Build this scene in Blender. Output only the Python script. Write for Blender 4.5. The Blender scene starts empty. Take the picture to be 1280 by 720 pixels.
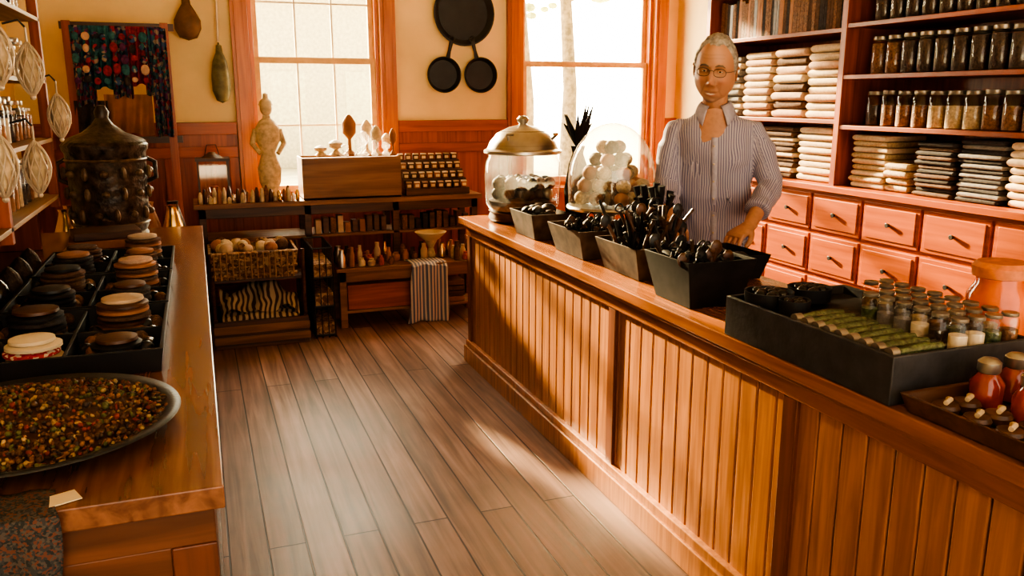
import bpy, math, random
from math import sin, cos, pi, radians, exp, sqrt, atan2
from mathutils import Vector, Matrix, noise
R = random.Random(7)
scene = bpy.context.scene
H = 1.6
# ------------------------------------------------------------------ materials
def newmat(name):
    m = bpy.data.materials.new(name); m.use_nodes = True
    return m, m.node_tree, m.node_tree.nodes['Principled BSDF']
def c4(c): return (c[0], c[1], c[2], 1.0)
def P(name, col, rough=.5, metal=0., nscale=12., namt=.15, bump=0., bscale=40., coat=0., spec=.5, sss=0.):
    m, nt, b = newmat(name)
    tc = nt.nodes.new('ShaderNodeTexCoord'); n = nt.nodes.new('ShaderNodeTexNoise')
    n.inputs['Scale'].default_value = nscale; n.inputs['Detail'].default_value = 5
    nt.links.new(tc.outputs['Object'], n.inputs['Vector'])
    r = nt.nodes.new('ShaderNodeValToRGB')
    r.color_ramp.elements[0].position = .3; r.color_ramp.elements[1].position = .7
    r.color_ramp.elements[0].color = c4([max(0, x*(1-namt)) for x in col])
    r.color_ramp.elements[1].color = c4([min(1, x*(1+namt)) for x in col])
    nt.links.new(n.outputs['Fac'], r.inputs['Fac']); nt.links.new(r.outputs['Color'], b.inputs['Base Color'])
    b.inputs['Roughness'].default_value = rough; b.inputs['Metallic'].default_value = metal
    b.inputs['Coat Weight'].default_value = coat; b.inputs['Specular IOR Level'].default_value = spec
    if sss:
        b.inputs['Subsurface Weight'].default_value = sss; b.inputs['Subsurface Radius'].default_value = (.02, .008, .004)
    if bump:
        n2 = nt.nodes.new('ShaderNodeTexNoise'); n2.inputs['Scale'].default_value = bscale
        nt.links.new(tc.outputs['Object'], n2.inputs['Vector'])
        bp = nt.nodes.new('ShaderNodeBump'); bp.inputs['Strength'].default_value = bump; bp.inputs['Distance'].default_value = .01
        nt.links.new(n2.outputs['Fac'], bp.inputs['Height']); nt.links.new(bp.outputs['Normal'], b.inputs['Normal'])
    return m
def wood(name, c1, c2, axis='y', rough=.4, fine=28., coat=.15, bump=.1):
    m, nt, b = newmat(name)
    tc = nt.nodes.new('ShaderNodeTexCoord'); mp = nt.nodes.new('ShaderNodeMapping')
    s = [fine]*3; s['xyz'.index(axis)] = fine*.06
    mp.inputs['Scale'].default_value = s
    nt.links.new(tc.outputs['Object'], mp.inputs['Vector'])
    n = nt.nodes.new('ShaderNodeTexNoise'); n.inputs['Scale'].default_value = 1.; n.inputs['Detail'].default_value = 6
    n.inputs['Distortion'].default_value = .6
    nt.links.new(mp.outputs['Vector'], n.inputs['Vector'])
    r = nt.nodes.new('ShaderNodeValToRGB')
    r.color_ramp.elements[0].position = .32; r.color_ramp.elements[1].position = .68
    r.color_ramp.elements[0].color = c4(c1); r.color_ramp.elements[1].color = c4(c2)
    nt.links.new(n.outputs['Fac'], r.inputs['Fac']); nt.links.new(r.outputs['Color'], b.inputs['Base Color'])
    b.inputs['Roughness'].default_value = rough; b.inputs['Coat Weight'].default_value = coat
    b.inputs['Coat Roughness'].default_value = .25
    bp = nt.nodes.new('ShaderNodeBump'); bp.inputs['Strength'].default_value = bump; bp.inputs['Distance'].default_value = .004
    nt.links.new(n.outputs['Fac'], bp.inputs['Height']); nt.links.new(bp.outputs['Normal'], b.inputs['Normal'])
    return m
def glassy(name, tint=(1, 1, 1), alpha=.04, edge=.55, milk=.0, rough=.04):
    m = bpy.data.materials.new(name); m.use_nodes = True; nt = m.node_tree; nt.nodes.clear()
    out = nt.nodes.new('ShaderNodeOutputMaterial'); mix = nt.nodes.new('ShaderNodeMixShader'); mk = nt.nodes.new('ShaderNodeMixShader')
    tr = nt.nodes.new('ShaderNodeBsdfTransparent'); tr.inputs['Color'].default_value = c4(tint)
    gl = nt.nodes.new('ShaderNodeBsdfGlossy'); gl.inputs['Roughness'].default_value = rough
    df = nt.nodes.new('ShaderNodeBsdfTranslucent'); df.inputs['Color'].default_value = (.9, .88, .82, 1)
    lw = nt.nodes.new('ShaderNodeLayerWeight'); lw.inputs['Blend'].default_value = .35
    pw = nt.nodes.new('ShaderNodeMath'); pw.operation = 'POWER'; pw.inputs[1].default_value = 2.2
    ma = nt.nodes.new('ShaderNodeMath'); ma.operation = 'MULTIPLY_ADD'; ma.inputs[1].default_value = edge; ma.inputs[2].default_value = alpha
    nt.links.new(lw.outputs['Facing'], pw.inputs[0]); nt.links.new(pw.outputs[0], ma.inputs[0]); ma.use_clamp = True
    mk.inputs[0].default_value = milk; nt.links.new(tr.outputs[0], mk.inputs[1]); nt.links.new(df.outputs[0], mk.inputs[2])
    nt.links.new(ma.outputs[0], mix.inputs['Fac']); nt.links.new(mk.outputs[0], mix.inputs[1]); nt.links.new(gl.outputs[0], mix.inputs[2])
    nt.links.new(mix.outputs[0], out.inputs['Surface'])
    return m
def floor_mat():
    m, nt, b = newmat('floor_planks')
    tc = nt.nodes.new('ShaderNodeTexCoord'); sp = nt.nodes.new('ShaderNodeSeparateXYZ'); cb = nt.nodes.new('ShaderNodeCombineXYZ')
    nt.links.new(tc.outputs['Object'], sp.inputs[0]); nt.links.new(sp.outputs['Y'], cb.inputs['X']); nt.links.new(sp.outputs['X'], cb.inputs['Y'])
    br = nt.nodes.new('ShaderNodeTexBrick'); br.inputs['Scale'].default_value = 1.
    br.inputs['Brick Width'].default_value = 2.9; br.inputs['Row Height'].default_value = .135
    br.inputs['Mortar Size'].default_value = .0042; br.inputs['Mortar Smooth'].default_value = .4
    br.inputs['Color1'].default_value = (.215, .130, .100, 1); br.inputs['Color2'].default_value = (.36, .24, .195, 1)
    br.inputs['Mortar'].default_value = (.022, .013, .010, 1); br.offset = .37
    nt.links.new(cb.outputs[0], br.inputs['Vector'])
    mp = nt.nodes.new('ShaderNodeMapping'); mp.inputs['Scale'].default_value = (26, 1.3, 26)
    nt.links.new(tc.outputs['Object'], mp.inputs['Vector'])
    n = nt.nodes.new('ShaderNodeTexNoise'); n.inputs['Scale'].default_value = 1; n.inputs['Detail'].default_value = 8; n.inputs['Distortion'].default_value = .8
    nt.links.new(mp.outputs[0], n.inputs['Vector'])
    rp = nt.nodes.new('ShaderNodeValToRGB'); rp.color_ramp.elements[0].color = (.50, .45, .43, 1); rp.color_ramp.elements[1].color = (1.2, 1.16, 1.17, 1)
    rp.color_ramp.elements[0].position = .3; rp.color_ramp.elements[1].position = .7
    nt.links.new(n.outputs['Fac'], rp.inputs['Fac'])
    mx = nt.nodes.new('ShaderNodeMix'); mx.data_type = 'RGBA'; mx.blend_type = 'MULTIPLY'; mx.inputs[0].default_value = 1.
    nt.links.new(br.outputs['Color'], mx.inputs[6]); nt.links.new(rp.outputs['Color'], mx.inputs[7])
    # worn patches
    nw = nt.nodes.new('ShaderNodeTexNoise'); nw.inputs['Scale'].default_value = 1.6; nw.inputs['Detail'].default_value = 6
    nt.links.new(tc.outputs['Object'], nw.inputs['Vector'])
    rw = nt.nodes.new('ShaderNodeValToRGB'); rw.color_ramp.elements[0].color = (.72, .68, .66, 1); rw.color_ramp.elements[1].color = (1.15, 1.15, 1.18, 1)
    rw.color_ramp.elements[0].position = .35; rw.color_ramp.elements[1].position = .65
    nt.links.new(nw.outputs['Fac'], rw.inputs['Fac'])
    m2 = nt.nodes.new('ShaderNodeMix'); m2.data_type = 'RGBA'; m2.blend_type = 'MULTIPLY'; m2.inputs[0].default_value = 1.
    nt.links.new(mx.outputs[2], m2.inputs[6]); nt.links.new(rw.outputs['Color'], m2.inputs[7])
    nt.links.new(m2.outputs[2], b.inputs['Base Color'])
    rr = nt.nodes.new('ShaderNodeMapRange'); rr.inputs['To Min'].default_value = .34; rr.inputs['To Max'].default_value = .58
    nt.links.new(nw.outputs['Fac'], rr.inputs['Value']); nt.links.new(rr.outputs[0], b.inputs['Roughness'])
    bp = nt.nodes.new('ShaderNodeBump'); bp.inputs['Strength'].default_value = .6; bp.inputs['Distance'].default_value = .004
    inv = nt.nodes.new('ShaderNodeMath'); inv.operation = 'SUBTRACT'; inv.inputs[0].default_value = 1.
    nt.links.new(br.outputs['Fac'], inv.inputs[1])
    ad = nt.nodes.new('ShaderNodeMath'); ad.operation = 'MULTIPLY_ADD'; ad.inputs[1].default_value = .3
    nt.links.new(n.outputs['Fac'], ad.inputs[0]); nt.links.new(inv.outputs[0], ad.inputs[2])
    nt.links.new(ad.outputs[0], bp.inputs['Height']); nt.links.new(bp.outputs['Normal'], b.inputs['Normal'])
    return m
def stripes(name, ca, cb_, axis='X', freq=60., attr=None, rough=.8, duty=.5):
    m, nt, b = newmat(name)
    if attr:
        a = nt.nodes.new('ShaderNodeAttribute'); a.attribute_name = attr; src = a.outputs['Fac']
    else:
        tc = nt.nodes.new('ShaderNodeTexCoord'); sp = nt.nodes.new('ShaderNodeSeparateXYZ')
        nt.links.new(tc.outputs['Object'], sp.inputs[0]); src = sp.outputs[axis]
    mu = nt.nodes.new('ShaderNodeMath'); mu.operation = 'MULTIPLY'; mu.inputs[1].default_value = freq; nt.links.new(src, mu.inputs[0])
    fr = nt.nodes.new('ShaderNodeMath'); fr.operation = 'FRACT'; nt.links.new(mu.outputs[0], fr.inputs[0])
    r = nt.nodes.new('ShaderNodeValToRGB'); e = r.color_ramp.elements
    e[0].color = c4(ca); e[0].position = duty-.12; e[1].color = c4(cb_); e[1].position = duty+.02
    nt.links.new(fr.outputs[0], r.inputs['Fac']); nt.links.new(r.outputs['Color'], b.inputs['Base Color'])
    b.inputs['Roughness'].default_value = rough; b.inputs['Sheen Weight'].default_value = .2
    return m
def multicol(name, cols, scale=30., rough=.6):
    m, nt, b = newmat(name)
    tc = nt.nodes.new('ShaderNodeTexCoord'); v = nt.nodes.new('ShaderNodeTexVoronoi'); v.inputs['Scale'].default_value = scale
    nt.links.new(tc.outputs['Object'], v.inputs['Vector'])
    r = nt.nodes.new('ShaderNodeValToRGB'); r.color_ramp.interpolation = 'CONSTANT'
    sp = nt.nodes.new('ShaderNodeSeparateColor'); nt.links.new(v.outputs['Color'], sp.inputs[0]); nt.links.new(sp.outputs[0], r.inputs['Fac'])
    while len(r.color_ramp.elements) < len(cols): r.color_ramp.elements.new(.5)
    for i, c in enumerate(cols):
        r.color_ramp.elements[i].position = i/len(cols); r.color_ramp.elements[i].color = c4(c)
    nt.links.new(r.outputs['Color'], b.inputs['Base Color']); b.inputs['Roughness'].default_value = rough
    return m
M = {}
M['floor'] = floor_mat()
M['cream'] = P('cream_plaster', (.84, .66, .39), .85, nscale=3, namt=.08, bump=.05)
M['ceil'] = P('ceiling_paint', (.78, .64, .42), .9, namt=.04)
M['redw'] = wood('red_stained_wood', (.22, .042, .012), (.42, .095, .027), 'z', .38)
M['redwx'] = wood('red_stained_wood_x', (.22, .042, .012), (.42, .095, .027), 'x', .38)
M['redwy'] = wood('red_stained_wood_y', (.20, .04, .012), (.38, .085, .025), 'y', .38)
M['case'] = wood('orange_casing_wood', (.36, .10, .026), (.56, .18, .055), 'z', .33)
M['casex'] = wood('orange_casing_wood_x', (.36, .10, .026), (.56, .18, .055), 'x', .33)
M['drawer'] = wood('drawer_wood', (.32, .07, .022), (.50, .13, .042), 'y', .33)
M['ctop'] = wood('counter_top_wood', (.21, .072, .026), (.42, .16, .06), 'y', .25, coat=.5)
M['cfront'] = wood('counter_beadboard', (.28, .105, .036), (.49, .21, .078), 'z', .42, fine=40)
M['cpost'] = wood('counter_post', (.11, .033, .014), (.20, .06, .025), 'z', .4)
M['ltop'] = wood('left_counter_top', (.12, .045, .022), (.28, .12, .06), 'y', .27, coat=.5)
M['dark'] = wood('dark_wood', (.045, .018, .01), (.12, .05, .025), 'x', .45)
M['apron'] = wood('left_counter_apron', (.08, .026, .011), (.17, .06, .025), 'x', .4)
M['mid'] = wood('mid_wood', (.15, .062, .026), (.31, .15, .07), 'x', .5)
M['pale'] = wood('pale_wood', (.26, .14, .065), (.42, .25, .12), 'y', .5)
M['sash'] = P('sash_paint', (.66, .44, .23), .5)
M['muntin'] = P('muntin_paint', (.92, .87, .72), .5)
M['iron'] = P('cast_iron', (.03, .032, .036), .42, .3, bump=.1, bscale=120)
M['black'] = P('black_box', (.016, .016, .018), .55, 0, bump=.1, spec=.3)
M['black2'] = P('black_gloss', (.012, .012, .014), .2, 0)
M['slate'] = P('slate_tray', (.034, .034, .039), .55, .0, nscale=20, namt=.35, bump=.2)
M['zinc'] = P('dark_zinc', (.075, .055, .045), .8, .0, nscale=15, namt=.5, spec=.15)
M['binblack'] = P('black_bin_enamel', (.016, .015, .016), .8, .0, nscale=15, namt=.4, spec=.15)
M['silver'] = P('silver', (.50, .47, .42), .3, .85, namt=.15)
M['lid'] = P('jar_lid', (.30, .26, .22), .35, .6, namt=.2)
M['brass'] = P('brass', (.7, .45, .16), .25, 1., namt=.1)
M['patina'] = P('urn_glaze', (.065, .045, .034), .38, .15, nscale=24, namt=.95, bump=.8, bscale=34)
M['patina2'] = P('urn_lid_glaze', (.05, .038, .032), .4, .2, nscale=30, namt=.8, bump=.3)
M['urnfig'] = P('urn_relief', (.15, .10, .06), .4, .2, nscale=40, namt=.5)
M['glass'] = glassy('clear_glass', (1, 1, 1), .05, .4)
M['glass2'] = glassy('clear_glass_dome', (.98, .97, .95), .08, .7, .10)
M['winglass'] = glassy('window_glass', (.98, 1, .97), .0, .1)
M['towelc'] = P('cream_towel', (.66, .53, .39), .95, nscale=60, namt=.12, bump=.5, bscale=250)
M['towelp'] = P('pink_towel', (.56, .38, .29), .95, nscale=60, namt=.12, bump=.5, bscale=250)
M['towelg'] = P('grey_towel', (.22, .20, .19), .95, nscale=60, namt=.2, bump=.5, bscale=250)
M['towelb'] = P('brown_towel', (.12, .065, .042), .95, nscale=60, namt=.3, bump=.5, bscale=250)
M['towelk'] = P('charcoal_towel', (.045, .038, .04), .95, nscale=60, namt=.3, bump=.5, bscale=250)
M['spice1'] = P('dark_beans', (.045, .023, .014), .6, nscale=90, namt=.6, bump=.4, bscale=120)
M['spice2'] = P('brown_spice', (.18, .08, .036), .7, nscale=90, namt=.5, bump=.4, bscale=120)
M['spice3'] = P('cream_grain', (.45, .34, .21), .7, nscale=90, namt=.3, bump=.4, bscale=120)
M['spice4'] = P('red_spice', (.36, .06, .02), .6, nscale=90, namt=.4)
M['orange'] = P('orange_preserve', (.66, .13, .02), .2, nscale=8, namt=.25, coat=.4)
M['orlid'] = P('orange_cloth_lid', (.58, .18, .07), .5, nscale=40, namt=.2)
M['redsyrup'] = P('red_syrup', (.27, .032, .013), .15, nscale=20, namt=.5, coat=.5)
M['green'] = P('green_herb', (.075, .10, .04), .5, nscale=90, namt=.7, bump=.5, bscale=120)
M['paper'] = P('paper_label', (.70, .59, .43), .8, namt=.06)
M['clay'] = P('clay', (.33, .145, .07), .7, namt=.2)
M['bone'] = P('aged_ivory', (.58, .46, .31), .6, nscale=30, namt=.3)
M['wire'] = P('pale_wire', (.60, .50, .39), .4, .2)
M['gourdg'] = P('green_gourd', (.15, .145, .085), .5, nscale=15, namt=.5)
M['gourdb'] = P('brown_gourd', (.13, .07, .038), .5, nscale=15, namt=.4)
M['quilt'] = multicol('quilt_cloth', [(.02, .07, .11), (.30, .03, .04), (.03, .14, .14), (.30, .24, .2), (.13, .035, .13), (.015, .02, .04), (.04, .09, .2)], 46, .85)
M['roseA'] = P('red_cloth', (.28, .025, .03), .9, nscale=50, namt=.5); M['roseB'] = P('teal_cloth', (.03, .13, .15), .9, nscale=50, namt=.5); M['roseC'] = P('plum_cloth', (.12, .03, .10), .9, nscale=50, namt=.5)
M['knit'] = multicol('knit_cloth', [(.02, .028, .03), (.08, .07, .065), (.04, .045, .05), (.13, .05, .035)], 230, .9)
M['gingham'] = multicol('red_lace', [(.5, .02, .02), (.8, .7, .6), (.6, .05, .04)], 110, .8)
M['check'] = stripes('striped_blue_cloth', (.58, .52, .47), (.13, .16, .24), 'X', 38.)
M['wicker'] = multicol('wicker', [(.12, .06, .03), (.28, .16, .08), (.42, .28, .16), (.2, .1, .05)], 55, .7)
M['bg'] = P('bright_label', (.72, .58, .38), .6)
M['disc'] = P('cream_soap', (.46, .34, .24), .7, namt=.2)
M['leaf'] = P('tree_leaves', (.55, .58, .3), .8, nscale=6, namt=.4)
M['bark'] = P('tree_bark', (.3, .22, .15), .9, namt=.4)
M['ground'] = P('outdoor_ground', (.65, .6, .45), .95, nscale=2)
M['house'] = P('house_paint', (.85, .8, .68), .9)
POT = [P('potpourri_%d' % i, c, .7, namt=.3) for i, c in enumerate([(.16, .06, .02), (.08, .032, .014), (.24, .10, .03), (.10, .10, .03), (.19, .03, .018), (.34, .23, .10), (.04, .022, .015), (.13, .07, .025), (.10, .045, .02)])]
# ------------------------------------------------------------------ mesh builder
class MB:
    def __init__(s): s.v = []; s.f = []; s.m = []; s.mats = []
    def mi(s, mat):
        mat = M[mat] if isinstance(mat, str) else mat
        if mat not in s.mats: s.mats.append(mat)
        return s.mats.index(mat)
    def add(s, vs, fs, mat, mx=None):
        o = len(s.v); k = s.mi(mat)
        if mx is not None: vs = [tuple(mx @ Vector(v)) for v in vs]
        s.v += [tuple(v) for v in vs]
        for f in fs: s.f.append([i+o for i in f]); s.m.append(k)
    def box(s, x0, x1, y0, y1, z0, z1, mat, mx=None):
        vs = [(x0, y0, z0), (x1, y0, z0), (x1, y1, z0), (x0, y1, z0), (x0, y0, z1), (x1, y0, z1), (x1, y1, z1), (x0, y1, z1)]
        s.add(vs, [(0, 3, 2, 1), (4, 5, 6, 7), (0, 1, 5, 4), (1, 2, 6, 5), (2, 3, 7, 6), (3, 0, 4, 7)], mat, mx)
    def cb(s, c, d, mat, rz=0., mx=None):
        m = Matrix.Translation(c) @ Matrix.Rotation(rz, 4, 'Z')
        if mx is not None: m = mx @ m
        s.box(-d[0]/2, d[0]/2, -d[1]/2, d[1]/2, -d[2]/2, d[2]/2, mat, m)
    def lathe(s, prof, c, mat, seg=20, mx=None, sx=1., sy=1., cap=True):
        vs = []; fs = []
        for (r, z) in prof:
            for i in range(seg):
                a = 2*pi*i/seg; vs.append((c[0]+r*cos(a)*sx, c[1]+r*sin(a)*sy, c[2]+z))
        n = len(prof)
        for j in range(n-1):
            for i in range(seg):
                i2 = (i+1) % seg
                fs.append((j*seg+i, j*seg+i2, (j+1)*seg+i2, (j+1)*seg+i))
        if cap:
            if prof[0][0] > 1e-4: fs.append(tuple(reversed(range(seg))))
            if prof[-1][0] > 1e-4: fs.append(tuple((n-1)*seg+i for i in range(seg)))
        s.add(vs, fs, mat, mx)
    def ball(s, c, r, mat, seg=14, n=8, sc=(1, 1, 1), mx=None):
        vs = []; fs = []
        for j in range(n+1):
            t = pi*j/n
            for i in range(seg):
                a = 2*pi*i/seg; vs.append((c[0]+r*sc[0]*sin(t)*cos(a), c[1]+r*sc[1]*sin(t)*sin(a), c[2]-r*sc[2]*cos(t)))
        for j in range(n):
            for i in range(seg):
                i2 = (i+1) % seg; fs.append((j*seg+i, j*seg+i2, (j+1)*seg+i2, (j+1)*seg+i))
        s.add(vs, fs, mat, mx)
    def tube(s, pts, rad, mat, seg=8, mx=None, closed=False, flat=1., hint=None):
        pts = [Vector(p) for p in pts]; n = len(pts)
        if not hasattr(rad, '__len__'): rad = [rad]*n
        vs = []; fs = []; prev = None
        for j in range(n):
            if closed: t = pts[(j+1) % n]-pts[j-1]
            else: t = pts[min(j+1, n-1)]-pts[max(j-1, 0)]
            t.normalize()
            if prev is None:
                h = Vector(hint) if hint else (Vector((0, 0, 1)) if abs(t.z) < .9 else Vector((0, 1, 0)))
                u = (h - t*h.dot(t)).normalized()
            else: u = (prev - t*prev.dot(t)).normalized()
            prev = u; w = t.cross(u)
            r = rad[j]; ru, rw = (r if hasattr(r, '__len__') else (r*flat, r))
            for i in range(seg):
                a = 2*pi*i/seg; vs.append(pts[j]+u*cos(a)*ru+w*sin(a)*rw)
        for j in range(n if closed else n-1):
            k = (j+1) % n
            for i in range(seg):
                i2 = (i+1) % seg; fs.append((j*seg+i, j*seg+i2, k*seg+i2, k*seg+i))
        if not closed:
            fs.append(tuple(reversed(range(seg)))); fs.append(tuple((n-1)*seg+i for i in range(seg)))
        s.add(vs, fs, mat, mx)
    def grid(s, fn, nu, nv, mat, mx=None):
        vs = [fn(i/nu, j/nv) for j in range(nv+1) for i in range(nu+1)]
        fs = [(j*(nu+1)+i, j*(nu+1)+i+1, (j+1)*(nu+1)+i+1, (j+1)*(nu+1)+i) for j in range(nv) for i in range(nu)]
        s.add(vs, fs, mat, mx)
    def openbox(s, c, bw, bd, tw, td, h, t, mat, rz=0.):
        def rect(w, d, z): return [(-w/2, -d/2, z), (w/2, -d/2, z), (w/2, d/2, z), (-w/2, d/2, z)]
        vs = rect(bw, bd, 0)+rect(tw, td, h)+rect(tw-2*t, td-2*t, h)+rect(bw-2*t, bd-2*t, t)
        fs = [(3, 2, 1, 0)]
        for k in (0, 4, 8):
            for i in range(4):
                i2 = (i+1) % 4; fs.append((k+i, k+i2, k+4+i2, k+4+i))
        fs.append((12, 13, 14, 15))
        s.add(vs, fs, mat, Matrix.Translation(c) @ Matrix.Rotation(rz, 4, 'Z'))
    def finish(s, name, smooth=True, bevel=0., angle=38, parent=None):
        me = bpy.data.meshes.new(name); me.from_pydata(s.v, [], s.f)
        for m in s.mats: me.materials.append(m)
        me.polygons.foreach_set('material_index', s.m)
        if smooth:
            me.polygons.foreach_set('use_smooth', [True]*len(me.polygons))
            me.update(); me.set_sharp_from_angle(angle=radians(angle))
        me.update()
        o = bpy.data.objects.new(name, me); scene.collection.objects.link(o)
        if bevel:
            b = o.modifiers.new('bevel', 'BEVEL'); b.width = bevel; b.segments = 2; b.limit_method = 'ANGLE'; b.angle_limit = radians(50)
        if parent: o.parent = parent
        return o
def T(x, y, z, rz=0., rx=0., ry=0., s=1.):
    return Matrix.Translation((x, y, z)) @ Matrix.Rotation(rz, 4, 'Z') @ Matrix.Rotation(rx, 4, 'X') @ Matrix.Rotation(ry, 4, 'Y') @ Matrix.Scale(s, 4)
# ------------------------------------------------------------------ room
YB = 6.8; XL = -1.15; XR = 4.1; YF = -1.6; ZC = 3.15
W1 = (.43, 1.41); W2 = (2.60, 3.85); WZ = (.85, 2.78)
m = MB(); m.box(XL-.1, XR+.1, YF-.1, YB+.1, -.1, 0, 'floor'); m.finish('floor', False)
m = MB(); m.box(XL-.1, XR+.1, YF-.1, YB+.1, ZC, ZC+.1, 'ceil'); m.finish('ceiling', False)
m = MB()
for (a, b, c, d) in [(XL-.1, W1[0], 0, ZC), (W1[1], W2[0], 0, ZC), (W2[1], XR+.1, 0, ZC), (W1[0], W1[1], 0, WZ[0]), (W2[0], W2[1], 0, WZ[0]), (W1[0], W1[1], WZ[1], ZC), (W2[0], W2[1], WZ[1], ZC)]:
    m.box(a, b, YB, YB+.14, c, d, 'cream')
m.finish('wall_back', False)
m = MB(); m.box(XL-.1, XL, YF, YB, 0, ZC, 'cream'); m.finish('wall_left', False)
m = MB(); m.box(XR, XR+.1, YF, YB, 0, ZC, 'cream'); m.finish('wall_right', False)
m = MB()
m.box(XL-.1, XR+.1, YF-.1, YF, 0, .35, 'cream'); m.box(XL-.1, XR+.1, YF-.1, YF, 2.95, ZC, 'cream')
m.box(XL-.1, XL+.2, YF-.1, YF, .35, 2.95, 'cream'); m.box(XR-.2, XR+.1, YF-.1, YF, .35, 2.95, 'cream'); m.box(1.4, 1.55, YF-.1, YF, .35, 2.95, 'cream')
m.finish('wall_front', False)
m = MB()
for (a, b) in [(XL, W1[0]-.13), (W1[1]+.13, W2[0]-.13), (W2[1]+.13, XR)]:
    m.box(a, b, YB-.02, YB, 0, 1.38, 'redw'); m.box(a, b, YB-.045, YB-.02, 1.38-.05, 1.42, 'redwx')
    m.box(a, b, YB-.035, YB-.02, .02, .16, 'redwx'); m.box(a, b, YB-.035, YB-.02, 1.16, 1.24, 'redwx')
    k = max(1, int((b-a)/.45))
    for i in range(k+1):
        x = a+(b-a-.07)*i/k; m.box(x, x+.07, YB-.034, YB-.02, .16, 1.16, 'redw')
for w in (W1, W2): m.box(w[0]-.13, w[1]+.13, YB-.02, YB, 0, WZ[0]-.04, 'redw')
m.finish('trim_1', False, .003)
def window(i, w, munt):
    m = MB(); x0, x1 = w; z0, z1 = WZ; e = .002
    m.box(x0-.125, x0-e, YB-.05, YB-e, z0-.04, z1+.12, 'case'); m.box(x1+e, x1+.125, YB-.05, YB-e, z0-.04, z1+.12, 'case')
    m.box(x0-.10, x0-.03, YB-.062, YB-.05, z0, z1+.1, 'case'); m.box(x1+.03, x1+.10, YB-.062, YB-.05, z0, z1+.1, 'case')
    m.box(x0-.15, x1+.15, YB-.06, YB-e, z1+e, z1+.14, 'casex')
    m.box(x0-.15, x1+.15, YB-.11, YB-e, z0-.05, z0-.01, 'casex')
    m.box(x0+e, x0+.03, YB, YB+.13, z0+e, z1-e, 'case'); m.box(x1-.03, x1-e, YB, YB+.13, z0+e, z1-e, 'case')
    m.box(x0+.03, x1-.03, YB, YB+.13, z1-.03, z1-e, 'casex'); m.box(x0+.03, x1-.03, YB, YB+.13, z0+e, z0+.03, 'casex')
    zr = 1.88
    for (a, b, yy) in [(z0+.03, zr+.02, YB+.03), (zr-.02, z1-.03, YB+.07)]:
        t = .04
        m.box(x0+.03, x0+.03+t, yy, yy+.035, a, b, 'sash'); m.box(x1-.03-t, x1-.03, yy, yy+.035, a, b, 'sash')
        m.box(x0+.03+t, x1-.03-t, yy, yy+.035, a, a+.045, 'sash'); m.box(x0+.03+t, x1-.03-t, yy, yy+.035, b-.045, b, 'sash')
        if munt:
            for k in (1, 2):
                x = x0+.07+(x1-x0-.14)*k/3; m.box(x-.008, x+.008, yy+.008, yy+.028, a+.045, b-.045, 'muntin')
            z = (a+b)/2; m.box(x0+.07, x1-.07, yy+.01, yy+.026, z-.008, z+.008, 'muntin')
        m.box(x0+.07, x1-.07, yy+.016, yy+.019, a+.045, b-.045, 'winglass')
    m.finish('window_%d' % i, False, .002)
window(1, W1, True); window(2, W2, False)
# ------------------------------------------------------------------ outdoors
m = MB(); m.box(-30, 40, YB+.3, 60, -.5, -.3, 'ground'); m.box(-30, 40, -30, YF-.3, -.5, -.3, 'ground'); m.finish('ground_outside', False)
m = MB(); m.box(-2, 7, 24, 28, -.3, 4.2, 'house')
m.add([(-2.4, 23.6, 4.2), (7.4, 23.6, 4.2), (7.4, 28.4, 4.2), (-2.4, 28.4, 4.2), (-2.4, 26, 6.2), (7.4, 26, 6.2)], [(0, 1, 5, 4), (2, 3, 4, 5), (0, 4, 3), (1, 2, 5), (0, 3, 2, 1)], 'bark')
for x in (0, 2, 4): m.box(x, x+.9, 23.97, 24.02, .9, 2.3, 'muntin')
m.finish('neighbour_house', False)
def tree(x, y, h, r, n):
    m = MB(); m.tube([(x, y, -.3), (x+.05, y, h*.3), (x-.1, y, h*.65), (x, y, h)], [.2, .15, .12, .05], 'bark', 10)
    for i in range(n):
        a = R.random()*6.28; q = R.random()**.5*r; z = h*.75+R.uniform(-.35, .5)*r
        p = (x+q*cos(a), y+q*sin(a), z); m.tube([(x, y, h*.6), p], [.05, .02], 'bark', 5)
        for k in range(12):
            d = Vector((R.gauss(0, .3), R.gauss(0, .3), R.gauss(0, .25)))
            m.ball((p[0]+d.x, p[1]+d.y, p[2]+d.z), R.uniform(.08, .2), 'leaf', 6, 4, (1, 1, .6))
    return m.finish('maple_tree')
tree(4.0, 10.5, 5.2, 1.5, 16); tree(7.6, 17, 6, 2.2, 20)
# ------------------------------------------------------------------ right counter
CX0 = 1.50; CX1 = 2.08; CY0 = .2; CY1 = 4.80; CT = .90
m = MB()
m.box(CX0+.02, CX1-.03, CY0, CY1, .10, CT-.04, 'cfront')
y = CY0; posts = [.72, 1.80, 2.88, 3.97]
while y < CY1-.01:
    w = .088
    y2 = min(y+w, CY1); m.box(CX0+.006, CX0+.02, y+.0035, y2-.0035, .13, .79, 'cfront'); y = y2
for p in posts[:3]+[CY1-.03]: m.box(CX0-.008, CX0+.02, p-.03, p+.03, .13, .79, 'cpost')
m.box(CX0-.012, CX0+.02, CY0, CY1, .79, .845, 'ctop')
m.box(CX0-.03, CX1-.02, CY0, CY1+.02, 0, .10, 'cfront'); m.box(CX0-.018, CX0+.02, CY0, CY1+.01, .10, .135, 'cfront')
m.box(CX0-.022, CX1, CY0, CY1+.02, .838, .858, 'ctop')
m.box(CX0-.045, CX1+.02, CY0-.02, CY1+.05, .858, CT, 'ctop')
m.finish('shop_counter', False, .004)
m = MB(); LX0 = -1.13; LY0 = 1.53; LY1 = 5.0
m.box(LX0, 0, LY0, LY1, CT-.045, CT, 'ltop')
m.box(LX0+.02, -.03, LY0+.03, LY1-.03, 0, CT-.045, 'dark')
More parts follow.
